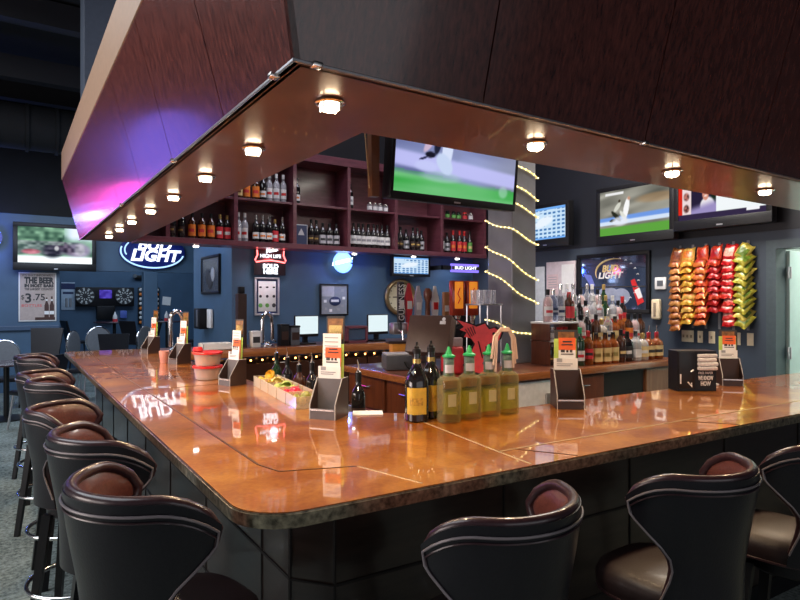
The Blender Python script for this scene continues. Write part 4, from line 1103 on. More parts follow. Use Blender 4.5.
LS = [(.355, 1.69, -78, 'black leather barrel-back stool nearest the camera on the left side of bar'),
      (.35, 2.36, -82, 'second black barrel-back stool from the corner along the left bar side'),
      (.29, 3.24, -114, 'third stool along the left bar side, turned to show oxblood inside'),
      (.32, 4.0, -84, 'fourth black barrel-back stool from the corner along the left bar side'),
      (.275, 4.85, -120, 'fifth stool along the left bar side, turned showing brown inside'),
      (.30, 5.65, -90, 'sixth black barrel-back stool from the corner along the left bar side'),
      (.27, 6.4, -120, 'farthest barrel-back stool at the end of the left bar side')]
FS = [(1.07, 1.19, 12, 'black barrel-back stool nearest the corner along the front of the bar'),
      (1.79, 1.11, 4, 'middle black barrel-back stool along the front of the bar'),
      (2.47, 1.07, 8, 'right-hand black barrel-back stool cut off by the picture edge')]
ST = None
for (x, y, a, lb) in LS+FS:
    if ST is None: ST = make_stool(lb, (x, y, 0), R(a), 'barrel-back stools around the bar')
    else: o = dup(ST, (x, y, 0), R(a), lb, 'barrel-back stools around the bar'); o.scale = (1, 1, 1)
    if x < .5 and a > -100 and ST['label'] != lb: o.scale = (1.05, 1.05, 1.04)
ST.scale = (1.05, 1.05, 1.04)

# ------------------------------------------------------------------ menu holders and their cards
def holder(loc, rz, where, dark, tall=True, s=1.0):
    md = m_browndark if dark else m_grey
    t = thing('menu_holder', ('dark brown' if dark else 'grey')+' menu holder '+where, 'menu holder', loc, rz); t.scale = (s, s, s)
    prof = [(.055, 0), (.055, .165), (-.005, .165), (-.075, .062), (-.075, 0)]
    for sx in (-1, 1):
        MB().prism(prof, sx*.058-.003, sx*.058+.003, 'x').build('side_panel', m_browndark, t, smooth=False)
        b = MB(); e = [(sx*.058, y, z) for y, z in prof[1:4]]; b.tube(e+[(sx*.058, -.0765, 0)], .0026, 6); b.build('edge_line', mat('pale board edge', (.42, .40, .40), .5), t)
    MB().box(-.058, .058, -.008, -.003, 0, .163).build('divider', md, t, smooth=False)
    MB().box(-.058, .058, .050, .055, 0, .165).build('back_panel', md, t, smooth=False)
    MB().box(-.058, .058, -.077, -.072, 0, .045).build('front_panel', md, t, smooth=False)
    MB().box(-.058, .058, -.072, .05, 0, .006).build('floor_panel', md, t, smooth=False)
    MB().box(-.055, .055, -.079, -.076, .036, .042).build('front_trim', m_nail, t, smooth=False)
    def card(label, w_, z0, z1, y, m, lean=4, xo=0, deco=None, name='drink_card'):
        M = Matrix.Translation(loc) @ Matrix.Rotation(rz, 4, 'Z') @ Matrix.Translation((xo*s, y*s, .010))
        c = thing(name, label, 'card', M.translation, rz); c.rotation_euler = (R(lean)*-1, 0, rz); c.scale = (s, s, s)
        MB().box(-w_/2, w_/2, -.0015, .0015, 0, z1-.01).build('card_sheet', m, c, smooth=False)
        if deco:
            mb = MB(); mats_ = []
            for (x0, x1, a0, a1, m_) in deco:
                if m_ not in mats_: mats_.append(m_)
                mb.mi = mats_.index(m_); mb.box(x0, x1, -.0025, -.0012, a0, a1)
            mb.build('printing', mats_, c, smooth=False)
        return c
    h1 = .43 if tall else .34
    card('tallest black and amber card in holder '+where, .085 if tall else .105, 0, h1, .030, m_ink, 2, .006, [(-.036, .036, h1-.11, h1-.02, m_amberlabel), (-.03, .03, h1-.085, h1-.05, m_gold), (-.036, .036, .17, h1-.16, m_browndark)])
    card('lime green card in holder '+where, .10, 0, .31 if tall else .30, .023, m_lime, 2, 0)
    if tall:
        card('tall white list card in holder '+where, .085, 0, .355, .017, m_white, 2, -.004, [(-.034, .030, .325-.018*k, .329-.018*k, m_greyink) for k in range(9)])
    card('orange card in holder '+where, .075, 0, .295 if tall else .305, .011, m_orange, 2, .006, [(-.02, .02, .275, .281, m_ink), (-.025, .025, .262, .267, m_ink)])
    card('white lettered card before orange in holder '+where, .075, 0, .25, .005, m_white, 2, .004, [(-.028, .028, .22, .225, m_ink), (-.028, -.01, .230, .243, m_ink), (-.004, .006, .230, .241, m_ink), (.012, .022, .230, .241, m_ink)])
    card('short white leaflet at front of holder '+where, .105, 0, .215, -.001, m_white, 1, -.004, [(-.04, -.016, .188, .204, m_greyink), (-.04, .03, .178, .182, m_greyink), (-.04, .02, .170, .174, m_greyink)])
    return t
holder((1.225, 2.44, ZB), R(-52), 'beside the garnish tray', False, True, 1.06)
holder((1.185, 3.70, ZB), R(-70), 'in front of the round tubs', False, True, .95)
holder((1.21, 5.18, ZB), R(-70), 'by the pink cup', False, True, 1.0)
holder((1.20, 6.35, ZB), R(-70), 'at the far end of the left bar side', False, True, 1.0)
holder((2.325, 2.02, ZB), R(-36), 'right of the green-spouted bottles', True, False, 1.12)
holder((3.78, 1.985, ZB), R(-46), 'beside the newspaper box', True, False, 1.0)
# paper on the bar beside the holders
tag(MB().box(-.07, .07, -.05, .05, 0, .004).build('paper_napkins', m_white, loc=(1.40, 2.40, ZB+.0015), rot=(0, 0, R(-30))), 'white paper napkins beside the grey holder at inner corner', 'napkins')
tag(MB().box(-.07, .07, -.03, .03, 0, .012, .002).build('leaflet_stack', m_white, loc=(3.60, 2.02, ZB+.001), rot=(0, 0, R(-4))), 'flat stack of white leaflets between newspaper box and menu holder', 'leaflets')

# ------------------------------------------------------------------ round tubs, garnish tray, cup
def tub(loc, label, fill):
    t = thing('food_tub', label, 'tub', loc, 0, 'round tubs with red lids')
    MB().lathe([(.072, 0), (.078, .004), (.090, .078)], 28, cap=False).lathe([(0, .002), (.074, .002)], 28, cap=False).build('tub_body', g_tub, t)
    MB().lathe([(0, .006), (.073, .006), (.084, .058), (.05, .068), (0, .070)], 24).build('contents', fill, t)
    MB().lathe([(.088, .076), (.098, .077), (.099, .088), (.094, .092), (.080, .090), (0, .088)], 28).build('lid', m_red, t)
    return t
m_orangefood = mat('orange slices', (.85, .42, .10), .4, noise=.3, nscale=30)
tub((1.12, 4.05, ZB), 'lower round clear tub with red lid on the bar', mat('peach contents', (.74, .48, .38), .5))
tub((1.12, 4.05, ZB+.092), 'upper round clear tub of orange fruit with red lid', m_orangefood)
tag(MB().lathe([(0, 0), (.030, 0), (.036, .006), (.030, .024), (.026, .030), (0, .030)], 20).build('sauce_cup', m_red, loc=(1.06, 4.07, ZB+.185)), 'small red cup on top of the stacked tubs', 'cup')
gt = thing('garnish_tray', 'clear garnish tray of cut fruit along the inner bar edge', 'tray', (1.29, 3.12, ZB), R(-97))
L_ = .92
def tray_wall(mb, x0, x1, y0, y1, z1, th=.004):
    mb.box(x0, x1, y0, y0+th, 0, z1); mb.box(x0, x1, y1-th, y1, 0, z1); mb.box(x0, x0+th, y0, y1, 0, z1); mb.box(x1-th, x1, y0, y1, 0, z1); mb.box(x0, x1, y0, y1, 0, th)
for k in range(5):
    x0 = -L_/2+k*L_/5
    b = MB(); tray_wall(b, x0+.004, x0+L_/5-.004, -.075, .075, .06)
    b.build('compartment', glass('milky bin %d' % k, (.97, .88, .76), alpha=.72), gt, smooth=False)
r2 = random.Random(3)
FR = [('lemon_wedge', m_yellow, 'yellow lemon wedge'), ('lemon_wedge', mat('pale lemon', (.80, .66, .22), .4), 'pale lemon wedge'), ('lime_wedge', mat('lime flesh', (.42, .52, .10), .4), 'green lime wedge'), ('cherry', mat('cherry', (.70, .02, .05), .15, coat=.6), 'red cherry'), ('olive', mat('olive', (.30, .28, .05), .25, coat=.3), 'green olive')]
ct, sn = math.cos(R(-97)), math.sin(R(-97))
places = ['back left', 'back right', 'front left', 'front right', 'middle', 'topmost']
for k, (nm, m_, ds) in enumerate(FR):
    for q in range(6):
        lx = -L_/2+(k+.5)*L_/5+(-.045, .045, -.045, .045, -.015, .02)[q]; ly = (.03, .03, -.03, -.03, 0, .0)[q]; lz = (.030, .030, .030, .030, .046, .074 if k == 0 else .05)[q]
        b = MB()
        if nm in ('lemon_wedge', 'lime_wedge'):
            b.lathe([(0, -.034), (.018, -.028), (.031, -.010), (.032, .005), (.021, .026), (0, .034)], 12, a0=-.2, a1=PI+.2)
        elif nm == 'cherry': b.sphere((0, 0, 0), .026, n=12); b.tube([(0, 0, .018), (.008, 0, .04)], .0015, 5)
        else: b.sphere((0, 0, 0), .022, sz=1.25, n=12)
        o = b.build(nm, m_, loc=(1.29+lx*ct-ly*sn, 3.12+lx*sn+ly*ct, ZB+lz), rot=(r2.uniform(-.6, .6), r2.uniform(-.6, .6), r2.uniform(0, 6)))
        tag(o, '%s at the %s of its bin in the garnish tray' % (ds, places[q]), 'fruit', 'fruit in the garnish tray')
tag(MB().lathe([(0, 0), (.028, 0), (.030, .004), (.042, .10), (.040, .10), (.027, .008), (0, .008)], 20).build('plastic_cup', mat('pink plastic', (.75, .36, .30), .35), loc=(1.10, 5.30, ZB)), 'pink plastic cup beside a menu holder on left bar side', 'cup')

# ------------------------------------------------------------------ bottles standing on the bar
P_KAH = [(0, 0), (.043, 0), (.0495, .006), (.0505, .15), (.048, .18), (.033, .215), (.020, .238), (.0172, .255), (.0165, .295)]
bottle_kind('coffee', P_KAH, g_dark, mat('old gold label', (.62, .40, .05), .4, noise=.15, nscale=30), m_plastic, (.035, .15), sq=2.6, band=mat('gold print', (.50, .29, .04), .4, noise=.4, nscale=90), capz=(-.0, .022), arc=.9)
KIND['coffee'].insert(3, ('neck_band', MB().lathe([(.0188, .252), (.0184, .272)], 16, cap=False).mesh('bottle_neck_band', m_gold)))
KIND['coffee'].append(('pourer', MB().lathe([(.010, .315), (.012, .325), (.006, .332)], 12).tube([(0, 0, .328), (0, 0, .346)], .005, 8).mesh('dark_pourer', m_plastic)))
bottle('coffee', (1.50, 2.145, ZB), 'black coffee liqueur bottle with full yellow label, left of two on bar', 'coffee liqueur bottles on the bar', R(-10), 1.0)
bottle('coffee', (1.60, 2.175, ZB), 'black coffee liqueur bottle half hidden, right of two on bar', 'coffee liqueur bottles on the bar', R(25), 1.0)
P_PAT = [(0, 0), (.038, 0), (.043, .008), (.043, .165), (.040, .178), (.027, .188), (.021, .194), (.0205, .204)]
bottle_kind('tequila', P_PAT, g_gold, None, None, sq=4.0, liquid=None)
KIND['tequila'] += [('liquid', MB().lathe([(.0, .006), (.038, .006), (.0395, .168), (.03, .182), (0, .182)], 24, sq=4.0).mesh('bottle_liquid', glass('pale tequila', (.80, .72, .26), gloss=.6, alpha=.97, edge=.2))),
                    ('neck_sleeve', MB().lathe([(.0215, .19), (.0225, .20), (.0225, .262), (.019, .268)], 18).mesh('bottle_sleeve', [mat('grey green sleeve', (.10, .16, .14), .3, noise=.5, nscale=60)])),
                    ('neck_label', MB().lathe([(.0232, .205), (.0232, .238)], 14, a0=-PI/2-1.3, a1=-PI/2+.6, cap=False).mesh('bottle_neck_label', m_silverlab, recalc=False)),
                    ('pourer', MB().lathe([(.022, .266), (.027, .269), (.027, .276), (.014, .282), (.010, .294), (.004, .312), (0, .313)], 18).mesh('green_pourer', m_green)),
                    ('label', MB().lathe([(.043, .07), (.043, .12)], 8, sq=4.0, a0=-PI/2-.6, a1=-PI/2+.2, off=.0009, cap=False).mesh('small_label', mat('clear print', (.40, .36, .18), .3), recalc=False))]
TQ = [(1.60, 2.045, 'leftmost'), (1.72, 2.05, 'second from left'), (1.835, 2.05, 'third from left'), (1.945, 2.045, 'rightmost')]
for x, y, o_ in TQ: bottle('tequila', (x, y, ZB), 'square golden tequila bottle with green spout, %s of four on bar' % o_, 'tequila bottles on the bar', R(-6), 1.05)
KIND['tequila_plain'] = [p_ for p_ in KIND['tequila'] if p_[0] in ('glass_body', 'liquid', 'label')]
cw = thing('spout_cover', 'clear plastic spout cover hooked on the right tequila bottles', 'spout cover', (2.14, 2.10, ZB+.21))
b = MB()
for k in range(3): b.tube([(-.075+.012*k, -.03, 0.0-.03*k), (-.06+.01*k, -.03, .10), (-.02, -.03, .135-.006*k), (.03, -.03, .135-.006*k), (.07-.01*k, -.03, .09), (.085-.012*k, -.03, -.01-.02*k)], .005, 8)
b.build('strap', mat('rosy plastic', (.62, .46, .38), .2, coat=.5), cw)
cw.location = (1.90, 2.05, ZB+.265)

# ------------------------------------------------------------------ on the island's left end
# point-of-sale monitor seen from the back
pm = thing('till_monitor', 'brown till monitor seen from behind on the island', 'monitor', (2.54, 3.46, IZ), R(-58))
b = MB(); b.M = Matrix.Translation((0, 0, .27)) @ Matrix.Rotation(R(-20), 4, 'X')
b.box(-.165, .165, -.05, .05, -.135, .145, .012); b.build('housing', m_brownplastic, pm)
b = MB(); b.M = Matrix.Translation((0, 0, .27)) @ Matrix.Rotation(R(-20), 4, 'X')
b.box(-.16, .16, .05, .075, -.13, .14, .006); b.build('bezel', m_plastic, pm)
b = MB(); b.M = Matrix.Translation((0, 0, .27)) @ Matrix.Rotation(R(-20), 4, 'X')
b.box(.08, .125, -.054, -.048, .075, .10, .003); b.sphere((.108, -.052, .113), .014, sy=.2, n=10); b.build('emblem', m_white, pm, label='white emblem')
MB().box(-.12, .12, -.09, .13, 0, .025, .006).box(-.035, .035, -.02, .03, .02, .2, .008).build('stand', m_plastic, pm)
pr_ = thing('receipt_printer', 'slate grey receipt printer at the island corner', 'printer', (2.52, 3.84, IZ), R(-22))
MB().box(-.12, .12, -.11, .11, 0, .11, .012).build('body', m_greyplastic, pr_)
MB().box(-.115, .115, -.10, .10, .11, .122, .004).build('paper_tray', mat('pale lid', (.55, .55, .56), .4), pr_)
MB().tube([(.02, -.11, .06), (.03, -.15, .03), (.06, -.16, .006)], .006, 6).build('cable', m_plastic, pr_)
ob = thing('caddy_box', 'orange wooden caddy behind the receipt printer', 'box', (2.66, 4.02, IZ), R(-20))
MB().box(-.09, .05, -.065, .05, .02, .18, .004).build('box_body', mat('orange wood', (.90, .38, .06), .4), ob)
MB().box(-.12, .12, -.07, .07, .18, .20, .004).build('top_board', m_browndark, ob)
MB().box(-.12, .12, -.07, .07, 0, .02, .004).build('bottom_board', m_browndark, ob)
# tap tower
tt = thing('beer_tap_tower', 'chrome beer tap tower on the island behind the till', 'tap tower', (2.98, 4.20, IZ), R(-6))
MB().box(-.06, .06, -.05, .05, 0, .27, .01).box(-.29, .29, -.055, .055, .24, .34, .02).build('tower_body', m_steel, tt)
for k in range(6): MB().cyl((-.24+.096*k, -.05, .28), (-.24+.096*k, -.12, .26), .012, .010, n=10).cyl((-.24+.096*k, -.12, .275), (-.24+.096*k, -.13, .20), .009, .007, n=10).build('faucet', m_chrome, tt)
HD = [(-.24, 'slim black', m_ink, .34, 'flat'), (-.165, 'red pointed', m_redlab, .33, 'blade'), (-.075, 'silver pointed', m_silverlab, .31, 'blade'), (.02, 'wooden round-topped', m_skin, .29, 'knob'), (.09, 'white and red', m_white, .31, 'blade'), (.20, 'tan figure', mat('tan tap', (.42, .20, .09), .4), .26, 'flat')]
for k, (x, nm, m_, h_, kind) in enumerate(HD):
    b = MB(); z = .34
    b.cyl((x, -.085, .27), (x, -.085, z+.02), .010, n=10)
    if kind == 'flat': b.box(x-.028, x+.028, -.105, -.065, z, z+h_, .008)
    elif kind == 'blade': b.hull([(x-.018, -.10, z), (x+.018, -.10, z), (x+.018, -.07, z), (x-.018, -.07, z), (x-.036, -.10, z+h_*.6), (x+.036, -.10, z+h_*.6), (x+.036, -.07, z+h_*.6), (x-.036, -.07, z+h_*.6)]); b.hull([(x-.036, -.10, z+h_*.6), (x+.036, -.10, z+h_*.6), (x+.036, -.07, z+h_*.6), (x-.036, -.07, z+h_*.6), (x-.008, -.095, z+h_), (x+.008, -.095, z+h_), (x+.008, -.075, z+h_), (x-.008, -.075, z+h_)])
    else: b.lathe([(.016, z), (.024, z+.05), (.020, z+h_*.6), (.036, z+h_*.75), (.036, z+h_*.9), (.02, z+h_), (0, z+h_)], 16, c=(x, -.085, 0))
    hd = b.build('tap_handle', m_, tt, label=nm+' tap handle')
    if kind != 'knob': MB().box(x-.02, x+.02, -.110, -.102, z+h_*.35, z+h_*.55).build('badge', m_white if m_ is not m_white else m_red, hd)
lettering('GUINNESS', .075, m_white, tt, (-.24, -.108, .51), rot=(PI/2, -PI/2, 0), extrude=.001, width=.30)
dp = MB()
sd = thing('shot_dispenser', 'orange-lit twin shot dispenser right of the beer taps', 'dispenser', (3.17, 3.86, IZ), R(-10))
MB().box(-.13, .13, -.06, .10, 0, .14, .01).box(-.13, .13, .02, .10, .14, .40, .01).build('body', m_plastic, sd)
for x in (-.068, .068):
    bd = MB().box(x-.058, x+.058, -.05, .02, .40, .69, .012).build('bottle_chamber', mat('red amber chamber', (.30, .035, .015), .15, coat=.6), sd)
    MB().box(x-.036, x+.040, -.056, -.048, .46, .68, .006).build('chamber_label', mat('bright orange print', (.95, .30, .02), .4, emit=.35, ecol=(1, .35, .03)), bd)
    MB().tube([(x-.010, -.057, .50), (x+.012, -.057, .54), (x-.012, -.057, .58), (x+.010, -.057, .63)], .005, 6).build('flame_mark', m_red, bd)
    MB().cyl((x, -.03, .40), (x, -.03, .33), .03, .015, n=12).build('nozzle', m_nail, bd)
cl = [(3.32+.052*k, 3.86-.01*k) for k in range(4)]
for k, (x, y) in enumerate(((3.12, 3.58), (3.20, 3.58), (3.12, 3.66), (3.20, 3.66), (3.27, 3.61))):
    tag(MB().lathe([(0, .0), (.026, 0), (.030, .11), (.028, .11), (.024, .008), (0, .008)], 16).build('glass_tumbler', g_clear, loc=(x, y, IZ+.50)), 'clear tumbler %s on rack left of the pillar' % ['at front left', 'at front right', 'at back left', 'at back right', 'farthest right'][k], 'glass', 'tumblers on the small rack')
gr = thing('glass_rack', 'small steel rack holding tumblers left of the pillar', 'rack', (3.19, 3.62, IZ))
b = MB(); b.box(-.12, .12, -.09, .09, .488, .50, .003); b.build('rack_shelf', m_steel, gr)
for sx in (-.11, .11):
    for sy in (-.08, .08): MB().cyl((sx, sy, 0), (sx, sy, .488), .006, n=8).build('leg', m_steel, gr)
# red winged cut-out sign (plain stand-in)
sg = thing('cutout_sign', 'red winged cut-out sign on black backing in front of the till', 'sign', (2.78, 3.22, IZ), R(-26))
flame = [(-.02, .02), (.05, .0), (.06, .05), (.03, .08), (.06, .14), (.05, .20), (.10, .23), (.15, .24), (.17, .30), (.12, .33), (.08, .32), (.05, .36), (-.01, .34), (-.06, .36), (-.15, .39), (-.10, .34), (-.13, .32), (-.08, .30), (-.10, .27), (-.05, .26), (-.02, .22), (-.05, .16), (-.03, .10), (-.09, .07), (-.07, .03)]
MB().prism([(x*1.16-.004, z*1.04+.0) for x, z in flame], .0, .008, 'y').build('backing', m_plastic, sg, smooth=False)
MB().prism(flame, -.012, .001, 'y').build('cutout', m_redsign, sg, smooth=False)
b = MB()
for k in range(4): b.tube([(-.04-.018*k, -.013, .345-.006*k), (-.02-.012*k, -.013, .29-.008*k)], .003, 5)
b.sphere((.115, -.012, .29), .013, sy=.3, n=10); b.tube([(.0, -.013, .24), (.03, -.013, .12)], .004, 5)
b.build('cut_line', m_plastic, sg)
MB().box(-.06, .06, -.02, .06, 0, .012, .003).box(-.01, .02, .008, .02, 0, .2).build('foot', m_plastic, sg)
rb = thing('snack_bag', 'red crumpled bag behind the winged sign', 'bag', (2.66, 3.36, IZ+.0), R(-20))
bmb = MB().box(-.08, .08, -.04, .04, .0, .20, .025, 3); bmb.build('bag', m_redlab, rb)
MB().box(-.075, .075, -.02, .02, .195, .26, .008).build('card_topper', mat('silver pink', (.62, .50, .50), .3), rb)

# ------------------------------------------------------------------ newspaper box
nb = thing('newspaper_box', 'black newspaper box with folded papers on bar by right wall', 'newspaper box', (3.37, 1.985, ZB), R(-32))
nb.scale = (.84, .84, .92)
MB().box(-.135, .135, -.07, .075, 0, .255, .004).build('body', m_plastic, nb, smooth=False)
MB().box(-.13, -.02, -.076, -.068, .02, .25, .003).build('left_panel', m_blackm, nb)
for k in range(4):
    p_ = MB().box(.0, .13+.008*(k % 2), -.10+.006*k, .0, .135+.026*k, .158+.026*k, .007).build('newspaper', mat('newsprint', (.66, .64, .66), .6, noise=.15, nscale=60), None, (3.37, 1.985, ZB), (0, 0, R(-32)))
    p_.scale = (.84, .84, .92)
    tag(p_, 'folded white newspaper %s in the black box' % ['lowest', 'second from bottom', 'second from top', 'topmost'][k], 'newspaper', 'newspapers in the box')
lettering('FREE PAPER', .022, m_white, nb, (.058, -.0715, .115), extrude=.0012, width=.10)
lettering('WE KNOW', .038, m_white, nb, (.058, -.0715, .083), extrude=.0012, offset=.001, width=.105)
lettering('HOW', .038, m_white, nb, (.058, -.0715, .048), extrude=.0012, offset=.001, width=.07)
for pth_ in ([(-.12, -.078, .11), (-.12, -.078, .05)], [(-.07, -.078, .06), (-.04, -.078, .03), (-.045, -.078, .055)], [(-.05, -.078, .125), (-.03, -.078, .135)]): MB().tube(pth_, .005, 6).build('white_mark', m_white, nb)

# ------------------------------------------------------------------ things on the back counter
pt = thing('dark_post', 'tall dark wooden post with small speaker on the back counter', 'post', (2.18, 6.55, ZB))
MB().box(-.05, .05, -.05, .05, 0, .60, .004).build('post', m_browndark, pt, smooth=False)
MB().box(-.035, .035, -.03, .03, .60, .68, .01).build('speaker', m_plastic, pt)
def faucet(loc, rz, label):
    t = thing('chrome_faucet', label, 'faucet', loc, rz)
    MB().lathe([(0, 0), (.06, 0), (.06, .015), (.03, .03), (.026, .05)], 18).build('base', m_chrome, t)
    pth = [(-.055, 0, .04), (-.058, 0, .20)]+[(-.058+.06-.06*math.cos(R(a)), 0, .26+.07*math.sin(R(a))) for a in range(10, 171, 16)]+[(.066, 0, .22), (.07, 0, .06)]
    MB().tube(pth, .020, 12).build('arch', m_chrome, t)
    MB().cyl((.07, 0, .06), (.07, -.05, .05), .012, n=10).build('spout', m_chrome, t)
    return t
faucet((2.47, 6.52, ZB), R(20), 'chrome arched beer tower on the back counter below the white print').scale = (1.15, 1.15, 1.15)
faucet((1.46, 6.45, ZB), R(25), 'chrome arched beer tower at the left end of back counter').scale = (1.25, 1.25, 1.25)
for k, (x, w_, h_, m_, lb) in enumerate(((2.32, .10, .17, m_white, 'white carton beside the dark post on back counter'), (2.66, .10, .24, m_plastic, 'tall black canister on back counter, left of coffee caddy'), (2.79, .11, .22, m_greyplastic, 'black and grey bar caddy beside left terminal'), (3.30, .07, .05, m_white, 'white cup right of the left order terminal'))):
    t = thing(['carton', 'canister', 'bar_caddy', 'coffee_cup'][k], lb, ['carton', 'canister', 'caddy', 'cup'][k], (x, 6.50, ZB))
    if k == 3: MB().lathe([(0, 0), (.028, 0), (.036, .07), (.033, .07), (.026, .008), (0, .008)], 16).build('cup_body', m_white, t)
    else:
        MB().box(-w_/2, w_/2, -.06, .06, 0, h_, .008).build('body', m_, t); MB().box(-w_/2+.01, w_/2-.01, -.062, -.058, h_*.3, h_*.7).build('front_label', m_ink if m_ is m_white else m_browndark, t)
        MB().box(-w_/2-.003, w_/2+.003, -.063, .063, h_-.01, h_+.012, .004).build('lid', m_plastic if k else m_white, t)
wc = thing('till_cabinet', 'dark red wooden till housing between the two order terminals', 'cabinet', (3.60, 6.5, ZB))
MB().box(-.15, .15, -.08, .10, 0, .03, .004).box(-.15, -.12, -.08, .10, 0, .20, .004).box(.12, .15, -.08, .10, 0, .20, .004).box(-.15, .15, -.08, .10, .18, .21, .004).build('housing', m_cab, wc, smooth=False)
MB().box(-.12, .12, -.06, .08, .04, .17).build('screen_panel', mat('slate panel', (.05, .08, .14), .3), wc)
wt = thing('white_tray', 'white plastic tray at the left end of the back counter', 'tray', (1.86, 6.42, ZB))
b = MB(); tray_wall(b, -.16, .16, -.10, .10, .07, .006); b.build('tray_body', m_white, wt)
# speed rail behind the bar with bottles
sr = thing('speed_rail', 'steel speed rail with pourer bottles behind the garnish tray', 'shelf', (1.53, 3.35, 0))
MB().box(-.13, .13, -.75, .75, .90, .92, .004).box(-.13, -.12, -.75, .75, .92, .99).box(.12, .13, -.75, .75, .92, .99).build('rail', m_steel, sr, smooth=False)
for sy in (-.7, .7): MB().box(-.10, .10, sy-.02, sy+.02, 0, .90).build('leg', m_steel, sr)
bottle_kind('rail_dark', P_WINE, g_dark, m_browndark, m_plastic, (.05, .12), pour=m_nail)
bottle_kind('rail_green', P_TALL, g_green, m_silverlab, m_plastic, (.05, .12), pour=m_nail)
bottle_kind('rail_amber', P_LIQ, g_brown, m_redlab, m_plastic, (.05, .12), pour=m_nail)
for k, (kd, nm) in enumerate((('rail_dark', 'dark'), ('rail_green', 'green'), ('rail_amber', 'brown'), ('rail_dark', 'black-sleeved'), ('rail_amber', 'amber'), ('rail_dark', 'shadowed dark'), ('rail_green', 'deep green'))):
    bottle(kd, (1.53, 2.72+.19*k, .92), '%s bottle with metal pourer in the speed rail, %s from the near end' % (nm, ['first', 'second', 'third', 'fourth', 'fifth', 'sixth', 'seventh'][k]), 'speed rail bottles', 0, 1.0)

# ------------------------------------------------------------------ seating in the far room
def chair(label, loc, rz, kind, group):
    t = thing('dining_chair', label, 'chair', loc, rz, group)
    h = .46 if kind != 'pub' else .70
    MB().box(-.21, .21, -.20, .22, h-.04, h+.02, .02).build('seat', m_leather, t)
    if kind == 'round':
        b = MB(); b.prism([(.19*math.cos(R(a)), h+.33+.20*math.sin(R(a))) for a in range(0, 360, 18)], -.235, -.20, 'y'); b.build('backrest', mat('grey vinyl', (.16, .17, .19), .35), t)
        MB().tube([(.20*math.cos(R(a)), -.218, h+.33+.21*math.sin(R(a))) for a in range(-60, 241, 15)], .012, 8).build('back_frame', m_chrome, t)
    else:
        MB().hull([(-.19, -.20, h+.02), (.19, -.20, h+.02), (.19, -.15, h+.02), (-.19, -.15, h+.02), (-.23, -.30, h+.46), (.23, -.30, h+.46), (.23, -.26, h+.46), (-.23, -.26, h+.46)]).build('backrest', m_leather, t)
    for sx in (-1, 1):
        for sy in (-1, 1): MB().cyl((sx*.22, sy*.22, 0), (sx*.18, sy*.17, h-.03), .014, n=8).build('leg', m_blackm if kind == 'pub' else m_steel, t)
    return t
def table(label, loc, h, r, m_):
    t = thing('pub_table', label, 'table', loc)
    MB().lathe([(0, h-.03), (r-.01, h-.03), (r, h-.02), (r, h-.005), (r-.006, h), (0, h)], 32).build('table_top', m_, t)
    MB().cyl((0, 0, .03), (0, 0, h-.03), .035, n=14).build('pedestal', m_blackm, t)
    MB().lathe([(0, 0), (.27, 0), (.27, .015), (.05, .04), (0, .04)], 24).build('base', m_blackm, t)
    return t
m_ttop = mat('dark table top', (.06, .035, .05), .2, coat=.5)
table('round dark table at the left edge of the picture', (-.02, 9.6, 0), .76, .38, m_ttop)
chair('wooden-legged chair nearest camera beside the left table', (.30, 8.75, 0), R(35), 'plain', 'chairs at the left table')
chair('black high-backed chair behind the left table under the price poster', (.42, 10.6, 0), R(160), 'pub', 'chairs at the left table')
chair('grey round-backed chair tucked beside the left table', (-.05, 10.4, 0), R(180), 'round', 'chairs at the left table')
table('tall pub table below the dartboards', (1.98, 14.6, 0), 1.12, .42, m_ttop)
table('tall pub table right of the blue column', (2.95, 13.9, 0), 1.14, .40, m_ttop)
for (x, y, a, k_, lb) in ((1.26, 14.6, -80, 'pub', 'tall black chair left of the dartboard pub table'), (2.72, 14.7, 80, 'pub', 'tall black chair right of the dartboard pub table'), (2.30, 13.6, -60, 'pub', 'tall black chair left of the right-hand pub table'), (3.55, 13.6, 60, 'pub', 'tall black chair right of the right-hand pub table'),
                          (1.05, 10.5, -120, 'round', 'grey round-backed chair leftmost of those before the dart area'), (1.30, 12.0, 10, 'round', 'pale round-backed chair facing the dart area'), (1.56, 11.3, -15, 'plain', 'black padded chair in the middle before the dart area'), (1.92, 11.7, 40, 'round', 'grey round-backed chair rightmost before the blue column')):
    c_ = chair(lb, (x, y, 0), R(a), k_, 'chairs in the dart area')
    if k_ == 'round' or k_ == 'plain': c_.scale = (1.05, 1.05, 1.12)
for k, (x, y, z, lb) in enumerate(((1.98, 14.5, 1.12, 'white squeeze bottle on the dartboard pub table'), (2.92, 13.8, 1.14, 'white squeeze bottle on the pub table right of column'))):
    t = thing('squeeze_bottle', lb, 'bottle', (x, y, z)); t.scale = (1.25, 1.25, 1.25)
    MB().lathe([(0, 0), (.035, 0), (.035, .10), (.02, .13), (.008, .17), (0, .175)], 14).build('bottle_body', m_white, t)
    MB().lathe([(0, .0), (.04, 0), (.04, .04), (.036, .05)], 14).build('base_holder', m_redlab, t)

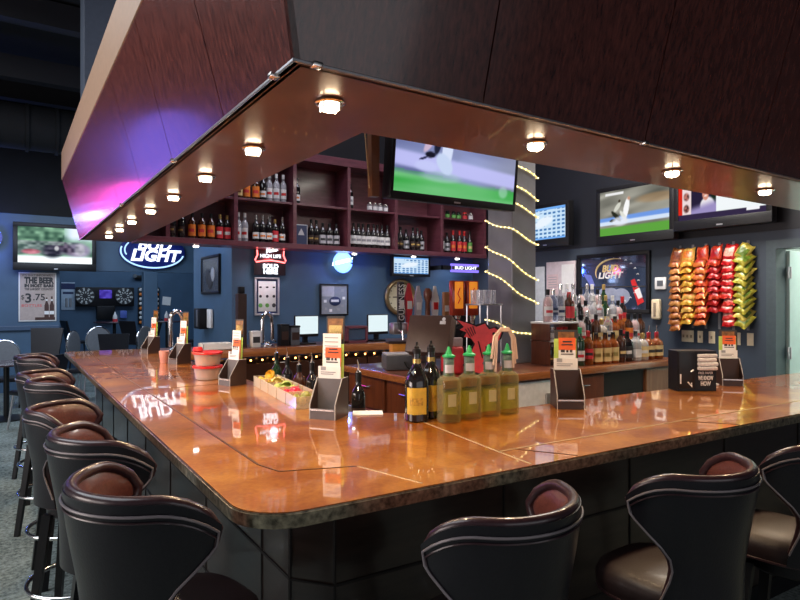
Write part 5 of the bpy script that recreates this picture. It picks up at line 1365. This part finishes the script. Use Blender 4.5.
# ------------------------------------------------------------------ light
wd = bpy.data.worlds.new('world'); SC.world = wd; wd.use_nodes = True
bgn = wd.node_tree.nodes['Background']; bgn.inputs['Color'].default_value = (.85, .88, 1, 1); bgn.inputs['Strength'].default_value = .11
def area(name, loc, rot, sx, sy, w, col):
    l = bpy.data.lights.new(name, 'AREA'); l.shape = 'RECTANGLE'; l.size = sx; l.size_y = sy; l.energy = w; l.color = col
    o = bpy.data.objects.new(name, l); COL.objects.link(o); o.location = loc; o.rotation_euler = rot
    return o
def point(name, loc, w, col, r=.08):
    l = bpy.data.lights.new(name, 'POINT'); l.energy = w; l.color = col; l.shadow_soft_size = r
    o = bpy.data.objects.new(name, l); COL.objects.link(o); o.location = loc
    return o
area('overhead_fill', (-2.2, 4.5, 5.0), (0, 0, 0), 2.5, 7, 200, (.86, .93, 1))  # overhead light without a fixture, for the carpet and left floor
area('daylight_fill', (-5.2, 3.2, 1.7), (0, R(-90), 0), 2.2, 5, 110, (1, .90, .86))  # no window here; added to light the left canopy fascia
o = area('fascia_fill', (-2.6, 4.4, 1.75), (0, R(-105), 0), 1.0, 4.5, 42, (1, .82, .76)); o.data.spread = R(95)  # added light without a fixture, aimed up at the left fascia
area('overhead_fill', (.6, 9.6, 3.0), (R(25), 0, 0), 2.5, 2.0, 75, (.72, .84, 1))  # added to brighten the far wall, kept below its black upper part
area('overhead_fill', (2.2, 14.0, 3.4), (R(12), 0, 0), 3, 1.5, 50, (.62, .78, 1))  # added to brighten the dart area, no fixture there
area('overhead_fill', (4.4, 3.3, 3.7), (0, R(-14), 0), 1.2, 1.0, 105, (1, .92, .82))  # unseen light added low over the island for its bottles
area('overhead_fill', (3.4, 5.2, 4.9), (0, 0, 0), 3.0, .8, 60, (.88, .85, 1))
area('daylight_fill', (1.5, -3.6, 2.0), (R(90), 0, 0), 5, 2.0, 28, (.95, .95, 1))  # frontal fill for unseen windows behind the camera
area('side_room_lamp', (7.2, 2.2, 2.55), (0, 0, 0), 1.0, .8, 60, (1, .98, .90))
point('neon_and_fill', (-.40, 11.9, 2.66), 16, (.12, .2, 1))
point('neon_and_fill', (2.655, 6.78, 2.12), 2.6, (1, .08, .10), .05)
point('neon_and_fill', (3.635, 6.78, 2.09), 7, (.10, .22, 1), .05)
point('neon_and_fill', (1.5, 7.7, 2.7), 30, (.45, .66, 1), .2)  # added blue fill that brightens the end wall; no sign hangs here
def aim(o, tgt): o.rotation_euler = (Vector(tgt)-o.location).to_track_quat('-Z', 'Y').to_euler()
aim(spot('neon_and_fill', (-.45, 9.0, 2.30), 50, (1, .05, .50), 42, 1, .45), (.55, 6.6, 2.40))  # unseen spot added to tint the fascia tip pink, for neon out of view
aim(spot('neon_and_fill', (-1.1, 8.2, 2.7), 38, (.16, .14, 1), 46, 1, .6), (.5, 5.3, 2.45))  # unseen spot added to tint the fascia blue, for neon out of view
